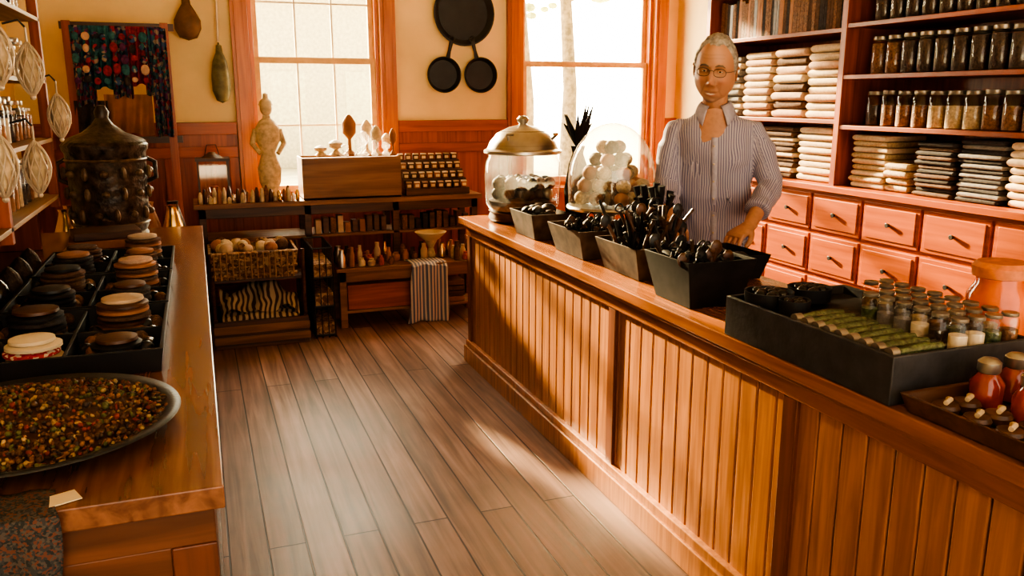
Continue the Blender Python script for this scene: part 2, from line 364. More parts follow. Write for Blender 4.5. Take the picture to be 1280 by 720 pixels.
m.box(LX0+.02, -.02, LY0+.02, LY1-.02, 0, .1, 'dark'); m.box(LX0+.02, -.02, LY0+.02, LY1-.02, .78, .855, 'apron')
m.box(-.10, -.02, LY0+.018, LY0+.03, .1, .78, 'cpost'); m.box(LX0+.02, -.10, LY0+.024, LY0+.03, .1, .78, 'apron')
m.finish('left_shop_counter', False, .005)
# ------------------------------------------------------------------ wall shelving
m = MB(); SX = 3.6; SB = XR-.01; SY0 = .6; SYm = 4.10; SY1 = 5.56
m.box(SB-.02, SB, SY0, SY1, 0, 2.95, 'redw')
for y in (SY0, SY0+1.75, SYm, SY1-.04): m.box(SX, SB-.02, y, y+.045, 1.08, 2.95, 'redw')
m.box(SX-.02, SB-.02, SY0, SY1, 2.9, 2.98, 'redwy'); m.box(SX-.02, SX, SY0, SY1, 2.78, 2.9, 'redwy')
for z in (1.44, 1.73, 2.02, 2.32, 2.6): m.box(SX+.005, SB-.02, SY0+.04, SYm+.005, z-.025, z, 'redwy')
for z in (1.47, 2.0, 2.32, 2.6): m.box(SX+.005, SB-.02, SYm+.045, SY1-.04, z-.025, z, 'redwy')
m.box(SX-.06, SB-.02, SY0, SY1, 1.045, 1.08, 'drawer')
m.box(SX-.02, SB-.02, SY0, SY1, 0, 1.045, 'drawer')
y = SY1-.03
while y > SY0+.3:
    y2 = y-.43
    for (a, b) in [(.80, 1.02), (.53, .77), (.22, .50)]:
        m.box(SX-.034, SX-.02, y2+.012, y-.012, a, b, 'drawer')
        m.box(SX-.040, SX-.034, y2+.035, y-.035, a+.022, b-.022, 'drawer')
        m.tube([(SX-.04, (y+y2)/2, (a+b)/2), (SX-.06, (y+y2)/2, (a+b)/2)], [.008, .014], 'iron', 10)
    y = y2
m.finish('wall_shelving_cabinet', False, .002)
def jar(m, x, y, z, r, h, fill, seg=14, lid='silver', frac=.8):
    m.lathe([(r*.9, .004), (r*.93, h*frac)], (x, y, z), fill, seg)
    m.lathe([(r*.9, 0), (r, .01), (r, h*.80), (r*.82, h*.88), (r*.8, h*.9)], (x, y, z), 'glass', seg, cap=False)
    m.lathe([(r*.84, h*.89), (r*.86, h*.9), (r*.86, h*.985), (r*.8, h)], (x, y, z), lid, seg)
def jarrow(name, y0, y1, z, h, r, fills, x=SX+.1, lid='silver', rows=2, frac=.8):
    m = MB()
    for k in range(rows):
        y = y0+r
        while y < y1-r:
            jar(m, x+k*(2*r+.02), y, z, r, h*R.uniform(.97, 1.0), R.choice(fills), lid=lid, frac=frac); y += 2*r+.012
    return m.finish(name)
jarrow('canning_jars_of_beans', SY0+1.82, SYm-.02, 1.731, .215, .05, ['spice1', 'spice1', 'spice2'], lid='lid')
jarrow('canning_jars_of_spices', SY0+1.82, SYm-.02, 1.441, .20, .05, ['spice2', 'spice1', 'spice3', 'spice2'], frac=.6, lid='lid')
jarrow('canning_jars_of_coffee', SY0+1.82, SYm-.02, 2.021, .21, .05, ['spice1', 'spice1'], lid='lid')
def books(name, y0, y1, z, h):
    m = MB(); y = y0
    while y < y1-.05:
        t = R.uniform(.02, .042); hh = h*R.uniform(.85, 1)
        m.box(SX+.06, SX+.25, y, y+t, z, z+hh, R.choice(['towelb', 'clay', 'dark', 'spice2', 'towelk']))
        m.box(SX+.065, SX+.24, y+.004, y+t-.004, z+.01, z+hh+.001, 'paper'); y += t+.003
    m.finish(name, False)
books('ledger_books', SYm+.06, SY1-.06, 2.001, .27)
def folded(m, x, y, z, d, w, h, mat):
    n = 8; sec = []
    for i in range(n+1):
        a = pi/2+pi*i/n; sec.append((x+h/2+h/2*cos(a)*1.1, z+h/2+h/2*sin(a)*.98))
    sec += [(x+d, z+.002), (x+d, z+h-.002)]
    vs = []; k = len(sec)
    ys = [y-w/2, y-w/2+.008, y-w/6, y+w/6, y+w/2-.008, y+w/2]
    for j, yy in enumerate(ys):
        sc = .75 if j in (0, 5) else 1.
        for (a, b) in sec: vs.append((a+R.uniform(-.002, .002), yy, z+h/2+(b-z-h/2)*sc))
    fs = [(j*k+i, j*k+(i+1) % k, (j+1)*k+(i+1) % k, (j+1)*k+i) for j in range(5) for i in range(k)]
    fs += [tuple(range(k)), tuple(reversed(range(5*k, 6*k)))]
    m.add(vs, fs, mat)
def stack(name, y, z, w, n, h, mats, d=.3, x=SX+.04):
    m = MB()
    for i in range(n):
        folded(m, x+R.uniform(0, .025), y+R.uniform(-.01, .01), z+.001+i*h, d, w*R.uniform(.93, 1), h*.97, mats[i % len(mats)])
    return m.finish(name, True, 0, 60)
stack('folded_towel_stack', 4.32, 1.471, .30, 9, .050, ['towelc', 'towelc', 'towelp', 'towelc'])
stack('folded_blanket_stack', 4.66, 1.471, .30, 8, .055, ['towelp', 'towelb', 'towelp', 'towelb', 'towelc'])
stack('folded_towel_stack', 5.0, 1.471, .28, 9, .048, ['towelc', 'towelp'])
stack('folded_linen_stack', 5.33, 1.471, .28, 9, .046, ['towelg', 'towelc', 'towelg'])
stack('folded_towel_stack', 4.34, 1.081, .34, 8, .042, ['towelc'])
stack('folded_blanket_stack', 4.72, 1.081, .32, 10, .033, ['towelb', 'towelc', 'towelb'])
stack('folded_linen_stack', 5.1, 1.081, .3, 9, .036, ['towelg', 'towelc'])
stack('folded_towel_stack', 3.90, 1.081, .27, 9, .034, ['towelc', 'spice3'])
stack('folded_linen_stack', 3.68, 1.081, .16, 4, .04, ['spice3'])
stack('folded_blanket_stack', 3.42, 1.081, .24, 12, .024, ['towelb', 'towelk'])
stack('folded_blanket_stack', 3.14, 1.081, .25, 13, .024, ['towelk', 'towelg'])
stack('folded_towel_stack', 2.82, 1.081, .32, 8, .039, ['towelc'])
stack('folded_towel_stack', 2.52, 1.081, .22, 8, .037, ['towelp'])
# ------------------------------------------------------------------ things on the right counter
def prism_bin(c, bw, bd, tw, td, h, mat, fill=None, rz=0.):
    m = MB(); m.openbox((c[0], c[1], CT+.001), bw, bd, tw, td, h, .008, mat, rz)
    if fill: fill(m, c, tw-.05, td-.05, CT+h*.7)
    return m
m = MB(); x, y = 1.76, 4.56; z = CT+.001
m.lathe([(.10, 0), (.19, .005), (.20, .02), (.19, .05), (.2, .06)], (x, y, z), 'dark', 32)
m.lathe([(.19, .06), (.215, .10), (.222, .25), (.215, .34), (.2, .37), (.2, .385)], (x, y, z), 'glass2', 36, cap=False)
m.lathe([(.18, .062), (.195, .09), (.2, .12), (.15, .14), (.0, .145)], (x, y, z), 'spice1', 32)
for i in range(40):
    a = i*2.4; q = .16*sqrt(((i % 20)+.5)/20); m.ball((x+q*cos(a), y+q*sin(a), z+.16+.06*(i//20)), .038, R.choice(['spice1', 'spice1', 'silver', 'black', 'spice2']), 9, 7)
m.lathe([(.212, .385), (.225, .39), (.225, .405), (.205, .415), (.19, .45), (.15, .50), (.08, .535), (.03, .545), (.02, .555)], (x, y, z), 'silver', 36)
for q in (.43, .47, .505): m.lathe([(.205-(q-.415)*.9, q), (.210-(q-.415)*.9, q+.006), (.2-(q-.415)*.95, q+.012)], (x, y, z), 'zinc', 36, cap=False)
m.lathe([(.015, .55), (.03, .562), (.036, .58), (.02, .597), (0, .6)], (x, y, z), 'silver', 16)
for s_ in (-1, 1):
    m.tube([(x+s_*.13, y-.12, z+.47), (x+s_*.15, y-.15, z+.5), (x+s_*.12, y-.17, z+.5)], .008, 'silver', 6)
m.finish('lidded_glass_canister')
m = MB(); x, y = 1.895, 3.70
m.lathe([(.09, 0), (.1, .01), (.05, .03), (.025, .06), (.025, .13), (.06, .15), (.215, .165), (.22, .175), (.215, .185), (0, .185)], (x, y, z), 'silver', 36)
prof = [(.21, .187), (.214, .3)]+[(.214*cos(t), .3+.28*sin(t)) for t in [pi/2*k/12 for k in range(1, 12)]]+[(.02, .579)]
m.lathe(prof, (x, y, z), 'glass2', 44, cap=False)
m.lathe([(.012, .577), (.02, .588), (.028, .602), (.015, .617), (0, .62)], (x, y, z), 'glass', 14)
for lv, (cnt, rr) in enumerate([(20, .168), (16, .155), (12, .13), (7, .09), (3, .05)]):
    for k in range(cnt):
        a = k*2.4+lv; q = rr*sqrt((k+.5)/cnt); m.ball((x+q*cos(a), y+q*sin(a), z+.225+lv*.060), .038, R.choice(['spice1', 'spice1', 'spice2', 'clay', 'spice3']), 10, 6, (1, 1, .9))
m.finish('glass_cake_dome')
m = MB(); x, y = 1.97, 4.26
m.lathe([(.05, 0), (.06, .02), (.075, .2), (.05, .34), (.03, .4), (.04, .44)], (x, y, z), 'black', 20)
for k in range(11):
    a = k*2.4; m.tube([(x, y, z+.42), (x+.03*cos(a), y+.03*sin(a), z+.5), (x+.08*cos(a), y+.08*sin(a), z+.56+.05*(k % 3))], [.004, .022, .003], 'black', 6, flat=.4)
m.finish('dark_flower_vase')
def fill_blobs(mats, r, n, up=.03):
    def f(m, c, w, d, zz):
        m.box(c[0]-w/2, c[0]+w/2, c[1]-d/2, c[1]+d/2, zz-.02, zz-.005, 'black')
        for i in range(n):
            m.ball((c[0]+R.uniform(-w/2+r, w/2-r), c[1]+R.uniform(-d/2+r, d/2-r), zz+R.uniform(0, up)), r*R.uniform(.7, 1.1), R.choice(mats), 8, 6, (1, 1, R.uniform(.5, 1)))
    return f
def bottle(m, r, h, mat='black2', cap='black', mx=None):
    m.lathe([(r*.9, 0), (r, .006), (r, h*.6), (r*.4, h*.75), (r*.35, h*.9)], (0, 0, 0), mat, 12, mx)
    m.lathe([(r*.45, h*.88), (r*.45, h*.99), (r*.3, h)], (0, 0, 0), cap, 10, mx)
def fill_tools(n, hi, lo=.06, lean=.9, bot=0):
    def f(m, c, w, d, zz):
        m.box(c[0]-w/2, c[0]+w/2, c[1]-d/2, c[1]+d/2, zz-.03, zz-.015, 'black')
        for i in range(n):
            px = c[0]+R.uniform(-w/2, w/2)*.85; py = c[1]+R.uniform(-d/2, d/2)*.85
            L = R.uniform(lo, hi); dx, dy = R.gauss(0, .4)*L*lean, R.gauss(0, .4)*L*lean
            m.tube([(px, py, zz-.02), (px+dx*.5, py+dy*.5, zz+L*.5), (px+dx, py+dy, zz+L)], [.009, .008, R.choice([.007, .013])], R.choice(['black', 'iron', 'binblack', 'spice1', 'dark']), 7)
            if i % 5 == 0:   # ladle / spoon heads
                m.ball((px+dx, py+dy, zz+L), .024, R.choice(['iron', 'black', 'dark']), 9, 6, (1, .35, 1.1))
            if i % 5 == 2:   # looped scissor handles
                cx_, cy_, cz_ = px+dx, py+dy, zz+L+.012
                m.tube([(cx_+.018*cos(q), cy_+.006*sin(q*2), cz_+.016*sin(q)) for q in [k*pi/5 for k in range(10)]], .004, 'iron', 6, closed=True)
        for i in range(bot):
            px = c[0]+R.uniform(-w/2, w/2)*.7; py = c[1]+R.uniform(-d/2, d/2)*.7
            bottle(m, .018, R.uniform(.1, .14), 'black', R.choice(['black', 'zinc', 'iron']), T(px, py, zz+.005, R.uniform(0, 6.3), R.uniform(.9, 1.4)))
    return f
prism_bin((1.64, 4.0), .16, .26, .22, .32, .13, 'zinc', fill_blobs(['iron', 'black', 'zinc'], .04, 22, .05)).finish('zinc_bin_of_tea_tins', True, .002)
prism_bin((1.65, 3.45), .18, .30, .25, .36, .13, 'zinc', fill_tools(50, .07, .02, 2.2)).finish('zinc_bin_of_dark_ladles', True, .002)
prism_bin((1.68, 2.98), .20, .30, .27, .36, .13, 'zinc', fill_tools(70, .19)).finish('bin_of_iron_kitchen_tools', True, .002)
prism_bin((1.625, 2.49), .20, .23, .27, .30, .165, 'binblack', fill_tools(44, .09, .02, 2.0, 6)).finish('black_bin_of_scissors', True, .002)
prism_bin((1.955, 2.83), .2, .24, .25, .30, .10, 'binblack', fill_blobs(['black', 'iron', 'towelk'], .035, 20, .012)).finish('black_bin_of_dried_beans', True, .002)
m = MB()
for k, (x, y) in enumerate([(1.885, 3.20), (1.885, 3.33)]):
    m.lathe([(.035, 0), (.045, .01), (.05, .16), (.046, .165)], (x, y, z), 'iron', 16)
    for j in range(9):
        a = j*1.3+k; m.tube([(x, y, z+.14), (x+.03*cos(a), y+.03*sin(a), z+.22), (x+.05*cos(a), y+.05*sin(a), z+.25+.010*j)], [.006, .006, .016], 'black', 6)
m.finish('utensil_crocks')
# big slate tray
tx0, tx1, ty0, ty1 = 1.46, 1.90, 1.42, 2.08; th = .12
m = MB(); cx, cy = (tx0+tx1)/2, (ty0+ty1)/2
m.openbox((cx, cy, z), tx1-tx0, ty1-ty0, tx1-tx0, ty1-ty0, th, .012, 'slate'); m.box(tx0+.012, tx1-.012, ty0+.012, ty1-.012, z+.08, z+.095, 'black')
m.finish('slate_display_tray', True, .003)
zt = z+.0962
m = MB()
for i in range(4):
    for j in range(8):
        px = tx0+.235+i*.055; py = ty0+.04+j*.058
        if i < 2 and j > 5: continue
        jar(m, px, py, zt, .0235, .085, R.choice(['spice3', 'green', 'spice2', 'paper', 'towelg', 'spice1']), 12, 'lid', .5)
m.finish('small_spice_jars')
m = MB()
for i in range(9):
    py = ty0+.035+i*.042; px = tx0+.11
    m.tube([(px-.068, py, zt+.018), (px-.03, py, zt+.022), (px+.02, py+.003, zt+.024), (px+.07, py, zt+.022)], [.010, .0135, .0135, .010], 'green', 10)
    m.tube([(px-.072, py, zt+.020), (px+.082, py, zt+.022)], .0165, 'glass', 12)
    m.tube([(px-.092, py, zt+.019), (px-.070, py, zt+.020)], .0155, 'lid', 12)
m.finish('glass_vials_of_herbs')
m = MB()
for (px, py, r) in [(tx0+.085, ty1-.09, .068), (tx0+.235, ty1-.085, .062), (tx0+.085, ty1-.205, .042)]:
    m.lathe([(r*.7, 0), (r, .01), (r*1.05, .05), (r*.98, .05), (r*.9, .03), (0, .03)], (px, py, zt), 'black', 24)
    for k in range(9):
        a = k*2.4; q = r*.7*sqrt((k+.5)/9); m.ball((px+q*cos(a), py+q*sin(a), zt+.042), r*.28, 'black2', 8, 6, (1, 1, .7))
m.finish('black_olive_bowls')
m = MB(); x, y = 1.985, 1.60
m.lathe([(.07, 0), (.078, .012), (.078, .185), (.06, .215), (.058, .235)], (x, y, z), 'orange', 28)
m.lathe([(.060, .233), (.070, .236), (.072, .262), (.06, .275), (0, .28)], (x, y, z), 'orlid', 24)
m.finish('jar_of_orange_preserve')
m = MB(); x, y = 1.88, 1.30
m.lathe([(.05, 0), (.058, .012), (.058, .10), (0, .101)], (x, y, z), 'orange', 24)
m.lathe([(.0585, .09), (.06, .13), (.055, .13)], (x, y, z), 'glass', 28, cap=False)
m.tube([(x-.02, y, z+.095), (x+.05, y-.02, z+.2)], .004, 'silver', 6)
m.finish('glass_of_orange_marmalade')
m = MB(); ax0, ax1, ay0, ay1 = 1.46, 1.80, .85, 1.395
m.openbox(((ax0+ax1)/2, (ay0+ay1)/2, z), ax1-ax0-.03, ay1-ay0-.03, ax1-ax0, ay1-ay0, .045, .01, 'dark'); m.finish('wooden_serving_tray', True, .003)
m = MB(); za = z+.012
for i in range(2):
    for j in range(6):
        px = ax0+.05+i*.062; py = ay0+.06+j*.08
        m.lathe([(.02, 0), (.026, .004), (.03, .02), (.026, .028), (0, .03)], (px, py, za), 'dark', 14)
        m.tube([(px-.012, py-.01, za+.034), (px+.012, py+.0, za+.036), (px+.018, py+.012, za+.032)], .006, 'bone', 7)
m.finish('wooden_tasting_spoons')
m = MB()
for (px, py) in [(1.645, 1.325), (1.735, 1.33), (1.645, 1.215), (1.735, 1.22), (1.65, 1.10)]:
    m.lathe([(.030, 0), (.037, .006), (.037, .058), (.022, .078), (.02, .083)], (px, py, za), 'redsyrup', 18)
    m.lathe([(.023, .081), (.025, .085), (.025, .105), (.016, .113), (0, .115)], (px, py, za), 'silver', 16)
m.finish('syrup_bottles')
# ------------------------------------------------------------------ left counter goods
zl = CT+.001
m = MB(); px, py, pr = -.375, 1.92, .30
m.lathe([(.2, 0), (.22, .004), (pr-.02, .028), (pr, .036), (pr-.002, .04), (pr-.03, .034), (.2, .012), (0, .012)], (px, py, zl), 'iron', 56)
for i in range(2600):
    a = R.random()*2*pi; q = (pr-.028)*sqrt(R.random()); hz = .024+.045*(1-(q/pr)**2)*R.random()**.4
    r = R.uniform(.0045, .009); mx = T(px+q*cos(a), py+q*sin(a), zl+hz, R.random()*6, R.random()*3, R.random()*3)
    m.ball((0, 0, 0), r, R.choice(POT), 5, 3, (1, R.uniform(.5, 1.2), R.uniform(.3, .8)), mx)
m.lathe([(.25, .02), (.2, .04), (.1, .055), (0, .06)], (px, py, zl), POT[1], 30)
m.finish('platter_of_potpourri', True, 0, 80)
def pstack(m, x, y, z, r, n, mats, top='paper'):
    for i in range(n):
        m.lathe([(r*.8, 0), (r, .004), (r, .012), (r*.85, .016)], (x+R.uniform(-.003, .003), y, z+i*.0165), mats[i % len(mats)], 22)
    zz = z+n*.0165
    m.lathe([(r*.75, 0), (r*.82, .004), (r*.8, .012), (r*.5, .017), (0, .018)], (x, y, zz), top, 22)
m = MB()
for k in range(3):
    y0 = 2.28+k*.56
    m.openbox((-.36, y0+.27, zl), .46, .52, .48, .54, .065, .01, 'black'); m.box(-.59, -.13, y0+.25, y0+.26, zl+.01, zl+.06, 'black'); m.box(-.36, -.35, y0+.02, y0+.52, zl+.01, zl+.06, 'black')
crates = m.finish('black_divided_crates', True, .002)
m = MB()
for k, (x, y, r, n, mt, tp) in enumerate([(-.24, 2.68, .072, 6, ['towelb', 'clay', 'dark'], 'disc'), (-.235, 3.24, .07, 7, ['clay', 'towelb'], 'towelp'), (-.24, 3.80, .07, 7, ['towelb', 'clay'], 'disc'), (-.24, 2.41, .065, 3, ['black'], 'dark'), (-.24, 2.97, .06, 5, ['towelk'], 'dark'), (-.235, 3.53, .06, 6, ['towelb'], 'clay'),
        (-.47, 2.68, .075, 5, ['black', 'towelk'], 'dark'), (-.47, 3.24, .07, 6, ['towelb'], 'black'), (-.47, 2.97, .07, 5, ['black'], 'iron'), (-.47, 3.53, .07, 6, ['towelk'], 'clay'), (-.47, 3.8, .07, 5, ['dark'], 'towelb')]):
    pstack(m, x, y, zl+.0105, r, n, mt, tp)
for k in range(90):
    x = R.choice([-.56, -.41, -.31, -.17]); y = 2.36+R.random()*1.5
    if 2.28 <= y < 3.9: m.ball((x+R.uniform(-.02, .02), y, zl+.035), .022, R.choice(['black2', 'towelb', 'iron', 'spice2']), 8, 6)
m.finish('stacked_soap_rounds', parent=crates)
m = MB(); pstack(m, -.44, 2.41, zl+.0105, .068, 4, ['gingham', 'paper'], 'paper'); m.finish('lace_coaster_stack', parent=crates)
m = MB()
for k in range(8):
    m.lathe([(.035, 0), (.042, .01), (.042, .06), (.03, .09), (.014, .11), (.0, .12)], (-.655, 2.34+k*.2, zl), R.choice(['black2', 'iron', 'spice1']), 16)
m.finish('dark_glass_inkpots')
m = MB(); m.cb((-.275, 1.57, zl+.0015), (.06, .045, .002), 'paper', .4); m.finish('price_card', False)
m = MB(); x, y = -.43, 4.72
m.lathe([(.165, 0), (.17, .02), (.16, .035), (.172, .06), (.180, .2), (.188, .43), (.198, .445), (.202, .47), (.188, .485)], (x, y, zl), 'patina', 40)
m.lathe([(.195, .485), (.175, .50), (.10, .53), (.05, .57), (.03, .60), (.035, .63), (.02, .66), (0, .665)], (x, y, zl), 'patina2', 40)
for zz, rr in ((.07, .174), (.39, .188)): m.lathe([(rr, zz), (rr+.007, zz+.007), (rr, zz+.014)], (x, y, zl), 'urnfig', 40, cap=False)
for k in range(14):      # raised leaf and scroll relief round the body
    a = 2*pi*k/14
    for zz in (.13, .235, .335):
        rr = .174+.028*zz/.43; aa = a+(zz > .2)*(pi/14)
        m.ball((x+(rr+.003)*cos(aa), y+(rr+.003)*sin(aa), zl+zz), .022, 'urnfig', 8, 6, (.7, .7, 1.5) if k % 2 else (.9, .9, .8))
for s_ in (-1, 1): m.tube([(x+s_*.185, y, zl+.40), (x+s_*.225, y, zl+.38), (x+s_*.225, y, zl+.30), (x+s_*.18, y, zl+.28)], .012, 'patina2', 8)
m.finish('patterned_ceramic_urn')
m = MB()
for k in range(3): m.cb((-.42, 4.24, zl+.018+.037*k), (.34-.03*k, .26-.03*k, .035), ['redwx', 'clay', 'dark'][k], .1*k)
m.finish('stacked_ledgers', False, .003)
m = MB(); hx0, hx1, hy0, hy1 = XL+.01, -.62, 2.2, 4.98
HB = CT+.001
m.box(hx0, hx0+.02, hy0, hy1-.52, HB, 2.7, 'dark'); m.box(hx1-.04, hx1, hy1-.56, hy1-.52, 1.1, 2.7, 'redw'); m.box(hx1-.04, hx1, hy0, hy0+.04, 1.1, 2.7, 'redw')
m.box(hx1-.04, hx1, 3.3, 3.34, 1.1, 2.7, 'redw'); m.box(hx0+.02, hx1-.1, hy1-.56, hy1-.52, HB, 1.1, 'redw'); m.box(hx0+.02, hx1-.1, hy0, hy0+.04, HB, 1.1, 'redw')
for zz in (1.16, 1.42, 1.68, 1.95, 2.25, 2.6): m.box(hx0+.02, hx1, hy0, hy1-.52, zz-.018, zz, 'pale')
m.finish('left_display_hutch', False, .002)
m = MB()
for zz in (1.16, 1.42, 1.68, 1.95):
    for row in (0, 1):
        y = hy0+.1
        while y < hy1-.62:
            r = .034; h = R.uniform(.12, .19)
            if abs(y-3.32) > .07 or row: jar(m, hx1-.09-row*.12, y, zz+.001, r, h, R.choice(['spice3', 'paper', 'spice2', 'bone', 'towelk', 'clay']), 12, 'silver', R.uniform(.4, .8))
            y += .085
m.finish('hutch_glass_jars')
def whisk(m, x, y, z, r, h):
    m.tube([(x, y, z+.05), (x, y, z)], .004, 'wire', 6)
    for k in range(10):
        a = k*pi/5
        for sg in (1.2, -1.2):
            m.tube([(x+r*sin(pi*t)**.8*cos(a+t*sg), y+r*sin(pi*t)**.8*sin(a+t*sg), z-h*t) for t in [i/12 for i in range(13)]], .0026, 'wire', 5)
    m.ball((x, y, z-h), .01, 'wire', 8, 6); m.ball((x, y, z-h*.5), r*.7, 'bone', 12, 8, (1, 1, h/r*.55))
for (yy, zz) in [(2.75, 2.22), (3.2, 2.2), (3.75, 2.22), (2.6, 1.85), (3.05, 1.83), (3.6, 1.80), (2.9, 1.5), (3.5, 1.45), (4.2, 1.62)]:
    m = MB(); xx = hx1+.07
    m.tube([(hx1-.001, yy, zz+.06), (xx-.02, yy, zz+.075), (xx, yy, zz+.05)], .004, 'iron', 6)
    whisk(m, xx, yy, zz, .046, .20); m.finish('hanging_wire_ornament')
# ------------------------------------------------------------------ back-left corner
m = MB(); qx0, qx1, qy = -.72, -.14, 6.25
for x in (qx0, qx1): m.box(x-.025, x+.025, qy-.03, qy+.03, 0, 2.08, 'redw')
for zz in (2.03, 1.3, .5): m.box(qx0-.04, qx1+.06, qy-.02, qy+.02, zz, zz+.045, 'dark')
m.box(qx0-.02, qx1+.02, qy-.18, qy+.18, .0, .05, 'dark')
def cloth(x0, x1, ztop, zbot, yy, mat):
    def fn(u, v):
        w = .022*sin(u*22+v*2)*(.3+v)
        return (x0+(x1-x0)*u, yy+w, ztop+(zbot-ztop)*v-.01*sin(u*9)*v)
    m.grid(fn, 36, 12, mat)
xs = [qx0+.02, qx0+.13, qx0+.24, qx0+.35, qx0+.44]
for k, x in enumerate(xs): cloth(x, x+.125, 2.05, [1.55, 1.66, 1.60, 1.68, 1.62][k], qy-.055-.012*(k % 2), ['quilt', 'roseB', 'quilt', 'roseA', 'quilt'][k])
cloth(qx0+.18, qx1-.11, 1.62, 1.36, qy-.04, 'clay')
cloth(qx1-.10, qx1+.01, 2.04, 1.35, qy-.09, 'quilt'); cloth(qx0, qx0+.2, 1.58, 1.32, qy-.04, 'towelk')
for k in range(40):      # knotted cloth rosettes
    x = qx0+.05+(k % 8)*.056+R.uniform(-.008, .008); zz = 1.98-(k//8)*.068+R.uniform(-.008, .008)
    m.ball((x, qy-.10, zz), R.uniform(.018, .028), R.choice([M['quilt'], M['towelk'], M['roseA'], M['roseB'], M['roseC'], M['towelp'], M['quilt']]), 8, 6, (1, .4, R.uniform(.9, 1.5)))
m.finish('hanging_scarf_rack')
def hang_gourd(name, x, zt_, prof, mat):
    m = MB(); m.tube([(x, YB-.001, zt_), (x, YB-.06, zt_), (x, YB-.065, zt_-.03)], .005, 'iron', 6)
    m.lathe([(0.001, -p[1]) if i == 0 else (p[0], -p[1]) for i, p in enumerate(prof)], (x, YB-.10, zt_-.01), mat, 20)
    m.tube([(x, YB-.06, zt_), (x, YB-.10, zt_-.012)], .006, mat, 6)
    m.finish(name)
hang_gourd('hanging_bottle_gourd', .01, 2.34, [(0, 0), (.025, .01), (.03, .08), (.06, .13), (.09, .19), (.09, .25), (.06, .31), (0, .33)], 'gourdb')
hang_gourd('hanging_green_gourd', .21, 1.99, [(0, 0), (.02, .01), (.025, .06), (.05, .12), (.065, .22), (.065, .33), (.04, .40), (0, .42)], 'gourdg')
m = MB(); m.tube([(.24, YB-.03, 2.95), (.23, YB-.04, 2.7), (.22, YB-.05, 2.35), (.21, YB-.06, 2.0)], .01, 'wire', 7); m.finish('hanging_rope')
def skillet(x, zc, r, hang):
    m = MB(); mx = T(x, YB-.003, zc, 0, pi/2)
    m.lathe([(r*.82, 0), (r*.86, .004), (r, .045), (r*1.02, .048), (r*.97, .048), (r*.82, .012), (0, .012)], (0, 0, 0), 'iron', 40, mx)
    d = Vector((hang, 0, 1)).normalized(); a = Vector((x, YB-.045, zc))+d*r*.97; b = a+d*r
    m.tube([a, a+d*r*.4, b], [.02, .014, .018], 'iron', 10, flat=.5, hint=(0, 1, 0))
    ring = [(b.x+.02*cos(t)+d.x*.018, b.y, b.z+.02*sin(t)+.018) for t in [k*pi/6 for k in range(12)]]
    m.tube(ring, .006, 'iron', 6, closed=True)
    m.tube([(b.x, YB-.004, b.z+.03), (b.x, YB-.055, b.z+.03)], .005, 'iron', 6)
    m.finish('cast_iron_skillet')
skillet(2.10, 2.26, .25, 0); skillet(1.925, 1.78, .14, .25); skillet(2.235, 1.78, .14, -.25)
# ------------------------------------------------------------------ back tables
m = MB(); bx0, bx1, by0, by1 = -.05, 2.05, 6.18, 6.62
m.box(bx0, bx1, by0, by1, .84, .875, 'mid'); m.box(bx0+.03, bx1-.03, by0+.03, by0+.05, .77, .84, 'dark')
m.box(bx0+.04, bx1-.04, by0+.03, by1-.02, .60, .62, 'mid')
for x in (bx0+.03, bx0+.75, bx0+1.40, bx1-.08):
    for y in (by0+.03, by1-.08): m.box(x, x+.05, y, y+.05, 0, .84, 'dark')
m.finish('display_table', False, .003)
m = MB()
for k in range(22):
    x = .80+k*.054
    if 1.30 < x < 1.43 or abs(x-.72) < .05: continue
    h = R.uniform(.07, .13); m.box(x-.02, x+.02, 6.24, 6.34, .621, .621+h, R.choice(['spice2', 'disc', 'clay', 'towelk', 'dark', 'dark', 'clay']))
m.finish('boxed_goods_row', False, .002)
m = MB()
m.box(.85, 1.95, 5.80, 6.15, .405, .43, 'mid')
for x in (.87, 1.88):
    for y in (5.82, 6.08): m.box(x, x+.05, y, y+.05, 0, .405, 'mid')
m.box(.87, 1.93, 5.82, 5.84, .33, .405, 'mid'); m.box(.90, 1.9, 5.83, 6.1, .10, .12, 'mid')
m.box(.93, 1.42, 5.85, 6.08, .121, .30, 'redwx')
for k in range(4): m.box(1.46, 1.80, 5.86, 6.06, .121+k*.04, .155+k*.04, ['clay', 'dark', 'towelb', 'mid'][k])
m.finish('low_bench', False, .003)
m = MB()
def fn(u, v):
    x = 1.37+.25*u+.01*sin(v*9)+.05*v*(u-.5)
    L = v*.60
    if L < .18: y, zz = 5.98-L, .434+.003
    else: y, zz = 5.78-.016*sin(u*14)-.01*(L-.18), .434-(L-.18)-.04*abs(u-.4)
    return (x+.02*sin(L*6), y, zz)
m.grid(fn, 24, 26, 'check'); o = m.finish('striped_towel'); sm = o.modifiers.new('s', 'SOLIDIFY'); sm.thickness = .006; sm.offset = 1
m = MB()
for k in range(60):
    x = .9+(k % 15)*.07; y = 5.86+(k//15)*.07
    if 1.31 < x < 1.69 and k//15 < 2: continue
    if abs(x-1.6) < .06: continue
    h = R.uniform(.05, .15); r = R.uniform(.018, .03); mt = R.choice(['spice2', 'clay', 'brass', 'bone', 'dark', 'spice1', 'silver', 'spice4', 'disc', 'clay'])
    m.lathe([(r*.8, 0), (r, .005), (r, h*.6), (r*.6, h*.8), (r*.65, h)], (x, y, .431), mt, 10)
m.finish('assorted_small_pots')
m = MB(); m.lathe([(.05, 0), (.06, .004), (.11, .05), (.12, .06), (.11, .06), (.05, .015), (0, .015)], (1.60, 6.06, .56), 'paper', 28)
m.lathe([(.03, .431), (.035, .45), (.02, .50), (.05, .56)], (1.60, 6.06, 0), 'bone', 16); m.finish('white_compote_bowl')
m = MB(); zt2 = .8762
